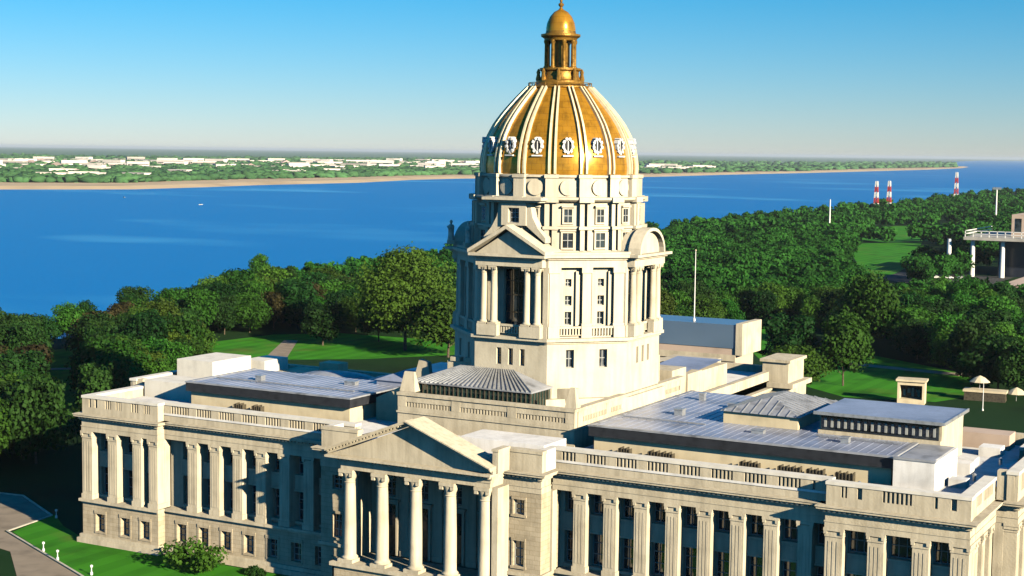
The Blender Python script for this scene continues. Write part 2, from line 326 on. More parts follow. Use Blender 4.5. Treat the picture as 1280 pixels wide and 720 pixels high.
for a, b_ in (((-130, 12.3), (-97, 16.4)), ((-97, 16.4), (-81.8, 8.2)), ((-81.8, 8.2), (-80, -3.2)), ((-80, -3.2), (-52, -16)), ((-52, -16), (-20, -32))):
    d = Vector((b_[0]-a[0], b_[1]-a[1], 0)).normalized(); nn = Vector((-d.y, d.x, 0))*.18
    A = Vector((*a, 0)); B = Vector((*b_, 0))
    mb.add([tuple(A-nn+Vector((0, 0, z))) for z in (.0, .16)]+[tuple(A+nn+Vector((0, 0, z))) for z in (.0, .16)]+[tuple(B-nn+Vector((0, 0, z))) for z in (.0, .16)]+[tuple(B+nn+Vector((0, 0, z))) for z in (.0, .16)],
           [(1, 5, 7, 3), (0, 4, 5, 1), (2, 3, 7, 6), (0, 1, 3, 2), (4, 6, 7, 5)])
o = obj('kerb', mb, KERB); o['kind'] = 'structure'

# ------------------------------------------------------------------ THE CAPITOL
cap = thing('capitol_building', 'long cream stone capitol with columned portico, two wings and a tall gilded dome', 'government building')
def part(name, m, mat=STONE, parent=None, smooth=None): return obj(name, m, mat, parent or cap, smooth)
def window(fr, u0, u1, z0, z1, w, name='window', cols=2, rows=3, mat=FRAME, t=.11):
    m = MB(); g = .12
    m.wall(fr, u0, u1, z0, z1, [(u0+g, u1-g, z0+g, z1-g)], w, w+.10)
    for i in range(1, cols):
        c = u0+(u1-u0)*i/cols; m.fbox(fr, c-t/2, c+t/2, w+.01, w+.085, z0+g, z1-g)
    for i in range(1, rows):
        c = z0+(z1-z0)*i/rows; m.fbox(fr, u0+g, u1-g, w+.015, w+.075, c-t/2, c+t/2)
    f = part(name, m, mat)
    p = MB(); p.fbox(fr, u0+.02, u1-.02, w-.10, w-.02, z0+.02, z1-.02); obj('pane', p, GLASS, f)
    return f
def pilaster(fr, u, wd=1.75, z0=6.85, z1=17.4, w0=-1.1, w1=0., name='pilaster'):
    m = MB(); h = wd/2
    m.fbox(fr, u-h-.12, u+h+.12, w0, w1+.14, z0, z0+.75)
    m.fbox(fr, u-h, u+h, w0, w1, z0+.75, z1-1.05)
    for k in range(3):
        c = u-h+wd*(k+1)/4; m.fbox(fr, c-.16, c+.16, w1, w1+.045, z0+1.2, z1-1.6)   # raised fillets between flutes
    m.fbox(fr, u-h-.07, u+h+.07, w0, w1+.09, z1-1.05, z1-.85)
    m.fbox(fr, u-h-.02, u+h+.02, w0, w1+.05, z1-.85, z1-.45)
    for s_ in (-1, 1): m.fbox(fr, u+s_*(h-.06)-.2, u+s_*(h-.06)+.2, w0, w1+.22, z1-.72, z1-.34)
    m.fbox(fr, u-h-.2, u+h+.2, w0, w1+.2, z1-.34, z1)
    return part(name, m)
def baluster_run(m, fr, a, b, w0, w1, z0, z1, pitch=.52, wd=.2):
    n = max(1, int(round((b-a)/pitch)))
    for i in range(n):
        c = a+(b-a)*(i+.5)/n; m.fbox(fr, c-wd/2, c+wd/2, w0, w1, z0, z1)
def storeys(fr, u0, u1, pil, bays, ext=1, gw=1.8):
    """one front: plinth, ground storey, belt, giant order, entablature, cornice, balustraded parapet"""
    m = MB(); m.prism(W0, [(0, 0)]*3, 0, 0) if False else None
    m.fbox(fr, u0-.6*ext, u1+.6*ext, -2.6, .75, -.5, .75); m.fbox(fr, u0-.35*ext, u1+.35*ext, -2.6, .4, .75, 1.3); part('plinth', m)
    ops = [(c-gw/2, c+gw/2, 1.95, 4.75) for c in bays]
    m = MB(); m.wall(fr, u0, u1, 1.3, 6.2, ops, -2.6, 0)
    for o_ in ops:
        m.fbox(fr, o_[0]-.25, o_[1]+.25, 0, .1, 1.7, 1.95); m.fbox(fr, o_[0]-.3, o_[0], 0, .07, 1.95, 4.75); m.fbox(fr, o_[1], o_[1]+.3, 0, .07, 1.95, 4.75); m.fbox(fr, o_[0]-.3, o_[1]+.3, 0, .12, 4.75, 5.25)
    part('ground_storey_wall', m, ASHLAR)
    for o_ in ops: window(fr, *o_, -.8)
    m = MB(); m.fbox(fr, u0-.15*ext, u1+.15*ext, -2.6, .22, 6.2, 6.45); m.fbox(fr, u0-.4*ext, u1+.4*ext, -2.6, .5, 6.45, 6.85); part('belt_course', m)
    # giant order zone: wall plane set back behind the pilasters, openings right through
    m = MB(); ops = []
    for c, wd in [(b_, wdt) for b_, wdt in bays.items()]:
        ops += [(c-wd/2, c+wd/2, 7.5, 12.0), (c-wd/2, c+wd/2, 14.3, 17.25)]
    m.wall(fr, u0, u1, 6.85, 17.4, ops, -2.75, -1.6)
    for c, wd in bays.items():
        m.fbox(fr, c-wd/2, c+wd/2, -1.6, -1.32, 12.1, 14.2)                       # spandrel panel
        m.fbox(fr, c-wd/2, c+wd/2, -1.6, -1.15, 11.9, 12.15); m.fbox(fr, c-wd/2, c+wd/2, -1.6, -1.2, 14.1, 14.32)
        m.fbox(fr, c-wd/2, c+wd/2, -1.6, -1.15, 7.2, 7.5)
        m.fbox(fr, c-wd/2+.3, c+wd/2-.3, -1.32, -1.25, 12.5, 13.8)
    part('upper_wall', m)
    for c, wd in bays.items():
        window(fr, c-wd/2, c+wd/2, 7.5, 12.0, -2.45, rows=3, cols=3 if wd > 2 else 2); window(fr, c-wd/2, c+wd/2, 14.3, 17.25, -2.45, rows=2, cols=3 if wd > 2 else 2)
    for p in pil: pilaster(fr, p[0], p[1], w0=-2.6 if len(p) > 2 else -1.6)
    entab(fr, u0, u1, ext=ext)
def entab(fr, u0, u1, z=17.4, zc=20., ov=.9, name='cornice', ext=1):
    m = MB(); m.fbox(fr, u0-.05*ext, u1+.05*ext, -2.6, .08, z, z+.7); m.fbox(fr, u0-.12*ext, u1+.12*ext, -2.6, .14, z+.7, z+.85); m.fbox(fr, u0, u1, -2.6, .04, z+.85, zc-.85)
    part('entablature', m)
    m = MB(); m.fbox(fr, u0-.25*ext, u1+.25*ext, -2.6, .28, zc-.85, zc-.6)
    n = int((u1-u0+.6)/.62)
    for i in range(n):
        c = u0-.3+(u1-u0+.6)*(i+.5)/n; m.fbox(fr, c-.16, c+.16, .28, .62, zc-.6, zc-.3)
    m.fbox(fr, u0-.3*ext, u1+.3*ext, -2.6, .3, zc-.6, zc-.3)
    m.fbox(fr, u0-ov*ext, u1+ov*ext, -2.6, ov, zc-.3, zc-.02); m.fbox(fr, u0-(ov+.12)*ext, u1+(ov+.12)*ext, -2.6, ov+.12, zc-.02, zc+.12); part(name, m)
def parapet(fr, u0, u1, piers, z0=20.12, z1=22.9, w=-.1, d=1.3, fill=None):
    """piers: list of (u, width); balusters fill the runs between them"""
    m = MB(); m.fbox(fr, u0-.1, u1+.1, w-d-.1, w+.1, z1-.38, z1); part('parapet_coping', m, COPING)
    m = MB(); m.fbox(fr, u0, u1, w-d, w, z0, z0+1.0)
    m.fbox(fr, u0, u1, w-d, w-.45, z0+1.0, z1-.38)
    pr = sorted([(a-b_/2, a+b_/2) for a, b_ in piers])
    for a, b_ in pr: m.fbox(fr, a, b_, w-.45, w, z0+1.0, z1-.38)
    part('parapet', m)
    for (a, b_), (c, d_) in zip(pr, pr[1:]):
        if c-b_ > .7:
            m = MB(); baluster_run(m, fr, b_+.12, c-.12, w-.3, w-.04, z0+1.0, z1-.38); part('balustrade', m)

# --- right (east) wing, left (west) wing
PR = [15.2+4.3*i for i in range(1, 9)]              # 19.5 ... 49.6
BW = {19.5-2.15+.1: 1.7}
for a, b_ in zip(PR, PR[1:]+[53.0]):
    BW[(a+b_)/2 if b_ < 52 else 51.3] = 2.5 if b_ < 52 else 1.6
BW = {k: v for k, v in BW.items()}
storeys(Fr(0, 0, 0), 15.6, 52.5, [(p, 1.75) for p in PR], BW)
parapet(Fr(0, 0, 0), 15.6, 52.6, [(16.2, 1.2)]+[(p, 1.5) for p in PR]+[(51.8, 2.2)])
PL = [-19.3-4.25*i for i in range(7)]
BL = {(a+b_)/2: 2.45 for a, b_ in zip(PL, PL[1:])}; BL[-46.9] = 2.1; BL[-17.2] = 1.4
storeys(Fr(0, 0, 0), -50.3, -15.6, [(p, 1.75) for p in PL], BL)
parapet(Fr(0, 0, 0), -50.3, -15.6, [(-49.6, 1.4)]+[(p, 1.5) for p in PL]+[(-16.5, 1.6)])
# --- end pavilions
PY = 1.5
storeys(Fr(0, -PY, 0), 52.5, 69.3, [(53.6, 2.1, 1), (58.6, 1.9), (63.8, 1.9), (68.25, 2.05, 1)], {56.15: 2.7, 61.2: 3.0, 66.0: 2.3})
parapet(Fr(0, -PY, 0), 52.5, 69.3, [(53.4, 1.8), (55.6, 1.2), (58.0, 2.4), (63.9, 2.6), (66.3, 1.5), (68.5, 1.6)])
storeys(Fr(0, -PY, 0), -65.4, -50.2, [(-64.4, 2.0, 1), (-59.2, 1.8), (-54.3, 1.7), (-51.1, 1.7, 1)], {-61.75: 2.6, -56.7: 3.0, -52.75: 1.4})
parapet(Fr(0, -PY, 0), -65.4, -50.2, [(-64.7, 1.4), (-63.2, .8), (-61.5, 1.6), (-59, 1.0), (-56.4, 2), (-53.5, 1.2), (-51, 1.6)])
# sides of the pavilions and the end porticoes (east and west fronts)
def end_front(sgn):
    xe = 69.3 if sgn > 0 else -65.4; ang = 90 if sgn > 0 else -90
    fr = Fr(xe, 0, ang)
    U = (lambda y: y) if sgn > 0 else (lambda y: -y)
    def seg(y0, y1, w, pil, bays):
        a, b_ = sorted((U(y0), U(y1))); f = Fr(xe+sgn*w, 0, ang)
        storeys(f, a, b_, [(U(p), 1.6) for p in pil], {U(c): v for c, v in bays.items()}, ext=0 if w == 0 else 1)
        return f, a, b_
    f, a, b_ = seg(-PY+2.61, 11.99, 0, [2.1, 5.9, 9.9], {4.0: 1.9, 7.9: 2.0}); parapet(f, *sorted((U(.16), U(11.9))), [(U(.9), 1.4), (U(5), 1.4), (U(11), 1.4)])
    f, a, b_ = seg(12, 33, 2.6, [12.9, 16.8, 20.6, 24.4, 28.2, 32.1], {14.85: 1.4, 18.7: 1.6, 22.5: 1.6, 26.3: 1.6, 30.1: 1.4}); parapet(f, a, b_, [(U(13), 1.8), (U(18.7), 1.4), (U(26.3), 1.4), (U(32), 1.8)], z1=23.7)
    for y0, y1 in ((-13.4, -12.15), (-32.85, -31.6)): m = MB(); m.fbox(Fr(xe, 0, 0), *sorted((0, sgn*1.15)), y0, y1, 20.13, 23.66); part('parapet', m)
    f, a, b_ = seg(33.01, 44.8, 0, [35.5, 39.6, 43.6], {37.5: 1.6, 41.6: 1.4}); parapet(f, a, b_, [(U(34), 1.4), (U(39), 1.4), (U(44), 1.6)])
end_front(1); end_front(-1)
# free-standing columns before the east end front
def column(name, x, y, z0, z1, r, parent=None, flute=True, seg=20):
    m = MB(); m.box(x-r*1.35, x+r*1.35, y-r*1.35, y+r*1.35, z0, z0+r*.5)
    m.lathe(x, y, [(r*1.28, z0+r*.5), (r*1.3, z0+r*.75), (r*1.08, z0+r*.95), (r*1.0, z0+r*1.1), (r*.98, z0+(z1-z0)*.4), (r*.85, z1-r*2.1), (r*.95, z1-r*2.0), (r*.86, z1-r*1.9), (r*.95, z1-r*1.4), (r*1.3, z1-r*.5)], seg)
    for sx in (-1, 1):
        for sy in (-1, 1): m.box(x+sx*r*.95-r*.3, x+sx*r*.95+r*.3, y+sy*r*.95-r*.3, y+sy*r*.95+r*.3, z1-r*1.05, z1-r*.5)
    m.box(x-r*1.3, x+r*1.3, y-r*1.3, y+r*1.3, z1-r*.5, z1)
    return part(name, m, STONE, parent)
# solid body behind the fronts, and the rear wall
boxes('body_wall', [(-62.6, -13, 2.8, 44.9, -.4, 21.0), (15.0, 66.6, 2.8, 44.9, -.4, 21.0)], ASHLAR)
boxes('terrace_roof', [(-64., -13.5, 0, 43.5, 21.02, 21.3), (15.5, 67.8, 0, 43.5, 21.02, 21.3), (66.6, 70.4, 13.5, 31.5, 21.304, 21.35), (-66.8, -63.5, 13.5, 31.5, 21.304, 21.35)], MEMBRANE)
boxes('rear_parapet', [(15, 69.3, 43.7, 44.9, 20.13, 22.87), (-65.3, -15, 43.7, 44.9, 20.13, 22.87)], STONE)

# --- attic storeys and metal roofs over the wings
def wing_roof(x0, x1, y0, y1, z):
    m = MB(); m.wall(Fr(0, y0+.7, 0), x0+.5, x1-.5, 21.3, z-1.35, [], -(y1-y0-1.2), 0); part('attic_wall', m, PLASTER)
    m = MB(); m.box(x0, x1, y0, y1, z-1.35, z-.06); part('roof_fascia', m, DARK)
    m = MB(); s_ = .55
    m.box(x0-.1, x1+.1, y0-.1, y0+s_, z-.06, z+.14); m.box(x0-.1, x0+s_, y0+s_, y1, z-.06, z+.14); m.box(x1-s_, x1+.1, y0+s_, y1, z-.06, z+.14); part('roof_edge_trim', m, GREYROOF)
    m = MB(); m.box(x0+s_, x1-s_, y0+s_, y1, z-.055, z+.04)
    k = x0+s_+.6
    while k < x1-s_-.3:
        m.box(k-.04, k+.04, y0+s_+.01, y1-.01, z+.04, z+.085); k += 1.2
    part('metal_roof', m, SLATE)
wing_roof(17.6, 58.4, 6.2, 42, 25.)
wing_roof(-52., -21.3, 7.0, 24, 25.)
def vent(x, y, wd, h=1.3, z=21.3):
    m = MB(); m.box(x-wd/2, x+wd/2, y, y+.9, z, z+.25); m.box(x-wd/2+.05, x+wd/2-.05, y+.25, y+.85, z+.25, z+h-.1); n = int(wd/.42)
    for i in range(n+1):
        c = x-wd/2+.1+(wd-.2)*i/n; m.box(c-.06, c+.06, y, y+.9, z+.25, z+h+(.18 if i % 2 else 0))
    return part('roof_vent', m, BRONZE)
for x, wd in ((23.2, 1.7), (27.3, 1.5), (29.2, 1.8), (40.4, 2.6), (45.6, 3.0), (48.9, 2.3), (52.6, 2.4)): vent(x, 5.2, wd)
for x, wd in ((-41, 1.8), (-37.6, 1.8)): vent(x, 6.0, wd)
# skylight on the east roof
m = MB(); m.box(32, 42.4, 18, 34, 25.0, 26.7); part('skylight_wall', m, PLASTER)
m = MB(); P = [(31.6, 17.6, 26.7), (42.8, 17.6, 26.7), (42.8, 34.4, 26.7), (31.6, 34.4, 26.7), (37.2, 23.2, 28.4), (37.2, 28.8, 28.4)]
m.add(P, [(0, 1, 4), (1, 2, 5, 4), (2, 3, 5), (3, 0, 4, 5), (3, 2, 1, 0)]); sk = part('skylight_roof', m, GREYROOF)
for i in range(15):
    y = 18.2+i*1.13; t = min(1, (y-17.6)/5.6, (34.4-y)/5.6)
    for s_ in (-1, 1): m = MB(); m.tube((37.2+s_*5.6, y, 26.74), (37.2+s_*5.6*(1-t), y, 26.74+1.7*t), .09, seg=4); obj('skylight_rib', m, METAL, sk)
for i in range(9):
    x = 32.2+i*1.25; t = 1-abs(x-37.2)/5.6; m = MB(); m.tube((x, 17.6, 26.74), (x, 17.6+5.6*t, 26.74+1.7*t), .09, seg=4); obj('skylight_rib', m, METAL, sk)
# clerestory hall over the east end, with its strip of windows
m = MB(); m.box(45.4, 61.2, 17.2, 29.5, 21.3, 25.5); m.box(45.4, 61.2, 17.9, 29.5, 25.5, 27.6); part('clerestory_wall', m, STONE)
m = MB(); m.box(45.7, 60.9, 17.5, 17.88, 25.52, 27.58); part('clerestory_glazing', m, GLASS)
for i in range(17):
    m = MB(); x = 46.3+i*.88; m.box(x-.15, x+.15, 17.36, 17.49, 25.95, 27.1); part('clerestory_mullion', m, FRAME)
m = MB(); m.box(45.0, 61.7, 16.7, 30, 27.62, 27.92); part('clerestory_roof', m, SLATE)
m = MB(); m.box(44.9, 61.8, 16.6, 16.75, 27.6, 28.02); m.box(61.65, 61.85, 16.75, 30, 27.6, 28.02); part('clerestory_gutter', m, METAL)
# white attic blocks at the ends
m = MB(); m.box(58.45, 63.4, 5.6, 17.1, 21.3, 25.0); part('attic_block', m, MEMBRANE)
m = MB(); m.box(58.45, 63.5, 5.5, 6.0, 25.0, 25.3); m.box(58.9, 63.1, 6.2, 16.8, 25.0, 25.12); part('attic_block_cap', m, GREYROOF)
boxes('roof_box', [(62.4, 64.6, 19, 21.5, 21.3, 22.7), (61.6, 64.0, 24, 27, 21.3, 22.3), (63.9, 66.0, 10.5, 12.5, 21.3, 22.3), (62.6, 65.4, 33, 36, 21.3, 22.5)], MEMBRANE)
boxes('stair_head', [(58.5, 65.5, 38.5, 42.5, 21.3, 23.4)], PINK)
boxes('attic_block', [(-63.5, -53.4, 10.5, 17, 21.3, 24.0), (-65, -57.5, 20, 30, 21.3, 26.2), (-60.2, -55.8, 31.5, 38, 21.3, 25.2)], COPING)
boxes('attic_block', [(-55.6, -50.2, 30, 41, 21.3, 23.2), (-49.9, -46, 39, 42, 21.3, 24.6)], PLASTER)
# west wing roof: curved rooflights behind the metal roof
m = MB()
for cx, cy, rx, ry, h in ((-40, 31, 9, 4.5, 2.2), (-27, 30, 7.5, 5, 2.8)):
    V = []; F = []; nu, nv = 24, 7
    for j in range(nv+1):
        t = j/nv*math.pi/2
        for i in range(nu):
            a = 2*math.pi*i/nu; V.append((cx+rx*math.cos(a)*math.cos(t), cy+ry*math.sin(a)*math.cos(t), 22.6+h*math.sin(t)))
    for j in range(nv):
        for i in range(nu): F.append((j*nu+i, j*nu+(i+1) % nu, (j+1)*nu+(i+1) % nu, (j+1)*nu+i))
    m.add(V, F)
m.smooth = True; part('rooflight', m, GREYROOF)
m = MB(); m.box(-48, -19, 25, 37, 21.3, 22.62); part('rooflight_kerb', m, PLASTER)

for (x, y, w_, d_, h_) in ((24, 20, 1.2, 1.2, .9), (28, 30, 2.2, 1.0, .7), (50, 12, 1.0, 1.0, .8), (38, 12.5, 1.6, .9, .5), (22, 34, .8, .8, 1.1), (-44, 14, 1.1, 1.1, .8), (-30, 18, 2.0, 1.0, .6)):
    m = MB(); m.box(x, x+w_, y, y+d_, 25.05, 25.05+h_*.8); m.box(x-.08, x+w_+.08, y-.08, y+d_+.08, 25.05+h_*.8, 25.05+h_); part('roof_fan_housing', m, METAL)
for (x0, y0, x1, y1) in ((19, 14, 31, 14), (46, 14.5, 57, 14.5), (-50, 12, -24, 12)):
    m = MB(); m.tube((x0, y0, 25.3), (x1, y1, 25.3), .12, seg=6); part('roof_conduit', m, METAL)
for (x, y) in ((20, 3.6), (33, 3.8), (44, 3.4), (55, 3.6), (-24, 4), (-35, 3.8), (-46, 4), (66.5, 28), (65.8, 16)):
    m = MB(); m.lathe(x, y, [(.22, 21.3), (.22, 22.0), (.34, 22.05), (.05, 22.3)], 8); part('vent_pipe', m, METAL)

# --- central block
AX0, AX1, AY0 = -13.7, 14.6, 8.
m = MB(); m.box(-15.4, 15.0, 2.2, 60, -.4, 20.6); m.box(9.6, 15.5, -3.8+.02, 2.2, 1.0, 6.2) if False else None
part('body_wall', m, ASHLAR)
# bays beside the portico
def bay(x0, x1, yf, wx):
    fr = Fr(0, yf, 0); m = MB()
    ops = [(wx-.8, wx+.8, 2, 4.6), (wx-.8, wx+.8, 7.6, 11), (wx-.8, wx+.8, 14.4, 16.4)]
    m.wall(fr, x0, x1, 0, 17.4, ops, -6.2, 0)
    for o_ in ops:
        m.fbox(fr, o_[0]-.25, o_[0], 0, .1, o_[2], o_[3]); m.fbox(fr, o_[1], o_[1]+.25, 0, .1, o_[2], o_[3]); m.fbox(fr, o_[0]-.25, o_[1]+.25, 0, .18, o_[3], o_[3]+.35); m.fbox(fr, o_[0]-.35, o_[1]+.35, 0, .2, o_[2]-.3, o_[2])
    part('bay_wall', m, ASHLAR)
    for o_ in ops: window(fr, *o_, -.45)
    m = MB(); m.fbox(fr, x0-.3, x1+.3, -6.2, .35, 6.4, 6.85); m.fbox(fr, x0-.35, x1+.35, -6, .5, -.4, 1.1); part('belt_course', m)
    entab(fr, x0, x1)
    m = MB(); m.fbox(fr, x0, x1, -1.2, -.1, 20.12, 22.5); m.fbox(fr, x0-.1, x1+.1, -1.3, 0, 22.5, 22.9); part('parapet', m)
bay(10.2, 15.9, -3.8, 12.7); bay(-18.6, -12.6, -3.8, -15.8)
boxes('parapet', [(14.8, 15.9, -2.55, 1.2, 20.13, 22.88), (-18.6, -17.5, -2.55, 1.2, 20.13, 22.88)], COPING)
m = MB(); m.box(15.9, 16.2, -1.2, 0.0, 6.85, 17.4); part('pilaster', m)
# portico
PF = -7.2
m = MB(); m.box(-13.6, 11, PF-.5, -3.2, -.4, 5.0); part('portico_podium', m, ASHLAR)
m = MB(); m.box(-14.1, 11.35, PF-.95, -1.5, 5.0, 5.5); part('portico_floor', m)
cols = [-11.9, -6.65, -1.35, 3.95, 9.2]
for x in cols: column('portico_column', x, PF+.75, 5.5, 18.2, .88)
m = MB(); fr = Fr(0, -.6, 0)
ops = [(x+2.65-1.1, x+2.65+1.1, 5.5, 12.6) for x in cols[:4]]+[(x+2.65-.9, x+2.65+.9, 13.6, 16.6) for x in cols[:4]]
m.wall(fr, -12.7, 10.3, 5.5, 18.2, ops, -1.4, 0); part('portico_wall', m, STONE)
m = MB(); m.box(10.35, 11.2, -6.8, -3.85, 5.5, 18.2); m.box(10.35, 11.2, -6.8, -3.85, 20.12, 22.9); m.box(10.25, 11.3, -6.9, -3.8, 22.9, 23.2); part('antae_wall', m, STONE)
m = MB(); m.box(-12.69, -12.1, -4.4, -.61, 5.5, 18.2); part('antae_wall', m, STONE)
m = MB(); m.box(-12.6, 10.3, -6.0, -.65, 18.0, 18.19); part('portico_ceiling', m, STONE)
for i, o_ in enumerate(ops[:4]):
    m = MB(); m.wall(fr, o_[0]-.35, o_[1]+.35, 5.5, 13.0, [(o_[0], o_[1], 5.5, 12.6)], 0, .3); m.fbox(fr, o_[0]-.6, o_[1]+.6, 0, .6, 13.0, 13.3); part('door_surround', m, STONE)
    m = MB(); m.fbox(fr, o_[0], o_[1], -.7, -.6, 5.5, 12.6); d = part('door', m, BRONZE)
    m = MB(); m.fbox(fr, o_[0]+.25, o_[1]-.25, -.59, -.56, 9.4, 12.3); obj('pane', m, GLASS, d)
for o_ in ops[4:]: window(fr, *o_, -.5)
for x in cols:
    if x < 9: pilaster(fr, x, 1.3, 5.5, 18.0, -.1, .25)
# hanging lantern banner seen between the right columns
m = MB(); m.box(6.1, 7.1, -1.05, -.95, 8.2, 13.9); m.box(5.55, 7.65, -1.06, -.94, 11.2, 13.2); m.tube((6.6, -1, 13.9), (6.6, -1, 15), .12, .03); part('gilded_emblem', m, GOLDRIB)
m = MB(); fr = Fr(0, PF, 0)
m.fbox(fr, -12.9, 10.3, -6.0, 0, 18.2, 18.8); m.fbox(fr, -13.0, 10.4, -6.0, .08, 18.8, 19.3); part('portico_entablature', m)
px0, px1, pz, ph = -14.8, 10.9, 20.1, 5.3; pc = (px0+px1)/2
m = MB(); m.fbox(fr, -13.3, 10.7, -6, .3, 19.3, 19.55)
n = 44
for i in range(n):
    c = -13.3+24*(i+.5)/n; m.fbox(fr, c-.15, c+.15, .3, .75, 19.55, 19.82)
m.fbox(fr, -13.3, 10.7, -6, .3, 19.55, 19.82); m.fbox(fr, px0, px1, -6, 1.15, 19.82, 20.1); part('cornice', m)
m = MB(); m.prism(fr, [(px0+.6, pz), (px1-.6, pz), (pc, pz+ph*.93-.05)], -3.2, -.25); part('tympanum', m, STONE)
ang = math.atan2(ph, (px1-px0)/2)
for s_ in (-1, 1):
    xa = px0 if s_ < 0 else px1; m = MB()
    def rk(t, h, xa=xa, s_=s_):   # point along the rake, h above its underside
        return (xa+(pc-xa)*t, pz+ph*t*.93+h)
    for (h0, h1, w1) in ((0.02, .32, .35), (.5, .72, 1.15), (.72, .9, 1.3)):
        q = [rk(0, h0), rk(1, h0), rk(1, h1), rk(0, h1)]
        if s_ > 0: q = q[::-1]
        m.prism(fr, q, -.6, w1)
    for i in range(24):
        t0 = (i+.2)/24; t1 = (i+.7)/24; q = [rk(t0, .3), rk(t1, .3), rk(t1, .52), rk(t0, .52)]
        if s_ > 0: q = q[::-1]
        m.prism(fr, q, -.5, .8)
    q = [rk(0, .3), rk(1, .3), rk(1, .52), rk(0, .52)]
    if s_ > 0: q = q[::-1]
    m.prism(fr, q, -.55, .4); part('raking_cornice', m)
m = MB(); zr = pz+ph*.93+.8
m.prism(fr, [(px0+.4, pz+.75), (px0+.4, pz+.55), (pc, zr-.35), (px1-.4, pz+.55), (px1-.4, pz+.75), (pc, zr)][::1], -3.6, -.62); part('portico_roof', m, STONE)
m = MB(); m.box(px0+1.5, px1-1.5, PF+3.7, PF+11.4, 19.9, 20.7); part('portico_attic_wall', m, STONE)
m = MB(); m.box(-15.3, 15.3, -1.0, 8.2, 20.6, 21.3); part('terrace_roof', m, MEMBRANE)
boxes('roof_box', [(1.6, 14.4, -.4, 6.0, 21.3, 23.0)], MEMBRANE)
# attic with its own balustrade
m = MB(); m.box(AX0, AX1, AY0, 46, 20.6, 23.7); m.box(AX0-.15, AX1+.15, AY0-.15, 46, 23.7, 23.95); part('attic_wall', m, STONE)
for fr, a, b_ in ((Fr(0, AY0, 0), AX0, AX1), (Fr(AX1, 0, 90), AY0+1.15, 46), (Fr(AX0, 0, -90), -46, -AY0-1.15)):
    m = MB(); m.fbox(fr, a+.02, b_-.02, -.9, -.02, 23.96, 24.6)
    m.fbox(fr, a-.1, b_+.1, -1.0, .14, 26.2, 26.6)
    m.fbox(fr, a+.03, b_-.03, -.9, -.5, 24.6, 26.2)
    m.fbox(fr, a+.05, b_-.05, -.5, -.05, 25.3, 26.2)
    n = max(2, int((b_-a)/9))
    for i in range(n+1):
        c = a+.7+(b_-a-1.4)*i/n; m.fbox(fr, c-.7, c+.7, -.5, 0, 24.6, 26.2)
    part('parapet', m)
for fr, a, b_ in ((Fr(0, AY0, 0), AX0, AX1), (Fr(AX1, 0, 90), AY0, 46)):
    m = MB(); baluster_run(m, fr, a+1.5, b_-1.5, -.4, -.12, 24.6, 25.3, .5, .26); part('balustrade', m)
m = MB(); m.box(AX0+1, AX1-1, AY0+1, 46, 23.9, 24.9); part('attic_terrace', m, TERRACE)
# corner obelisks on the attic
for x, y in ((AX0+.9, AY0+1.6), (AX1-1.1, AY0+1.6)):
    m = MB(); m.frustum(x-1.3, x+1.3, y-.5, y+.9, 26.6, 29.4, .5) if x < 0 else m.frustum(x-.9, x+.9, y-.7, y+.7, 26.6, 29.3, .55); part('corner_pylon', m)
# rear cross wing
m = MB(); m.box(-14, 15, 46, 92, -.4, 21.2); m.box(-9.5, 19.6, 92, 96, 0, 20) if False else None; part('rear_wing_wall', m, ASHLAR)
entab(Fr(15, 0, 90), 46, 92); 
m = MB(); m.box(14, 15, 46, 92, 20.12, 22.8); m.box(-14, -13, 46, 92, 20.12, 22.8); m.box(-13, 14, 91, 92, 20.12, 22.8); part('parapet', m)
m = MB(); m.box(-13, 14, 46.1, 91, 21.2, 21.5); part('terrace_roof', m, MEMBRANE)
boxes('attic_block', [(-4, 12.5, 46.2, 51.9, 21.5, 27.2), (2, 12.8, 52, 57.9, 21.5, 26), (2, 11, 58, 74, 21.5, 25.2), (-3, 6, 74.1, 84, 21.5, 24.6)], STONE)
m = MB(); P = [(2.2, 60, 25.25), (10.6, 60, 25.25), (10.6, 73, 25.9), (2.2, 73, 25.9)]; m.add(P, [(0, 1, 2, 3)]); P = [(5, 52.5, 26.05), (12, 52.5, 26.05), (12, 57.5, 26.6), (5, 57.5, 26.6)]; m.add(P, [(0, 1, 2, 3)]); part('metal_roof', m, SLATE)
# east return of the attic: lit stepped masses beside the tower
boxes('stair_block', [(7.2, 12.2, 27, 42, 24.9, 30.2), (4, 9.4, 17.5, 24.5, 24.9, 27.6)], STONE)
m = MB(); m.box(3.2, 3.98, 18, 22, 24.9, 27.3); part('stair_shaded_face', m, DARK)  # dark slab puts the shade of the block's left face into colour
# rear pavilion at the end of the cross wing
m = MB(); m.box(13.6, 19, 84, 93, -.4, 20.2); m.box(12.8, 19.8, 83.2, 93.8, 20.2, 21.0); m.box(13.8, 18.6, 84.2, 92.6, 21.0, 24.6); m.box(13.4, 19.0, 83.8, 93, 24.6, 25.1); part('rear_pavilion', m, STONE)
# long glazed hall behind
m = MB(); m.box(-16, 5.15, 93.6, 103, -.4, 25.15); part('rear_hall_wall', m, PINK)
m = MB(); m.box(-16, 5.2, 93.5, 103, 25.2, 29.6); part('rear_hall_cladding', m, SKYREFLECTION)
m = MB(); m.box(5.2, 6.5, 93.3, 103.5, 24, 29.9); m.box(-16, 5.2, 93.3, 93.48, 22.8, 24.0); part('rear_hall_end_wall', m, STONE)

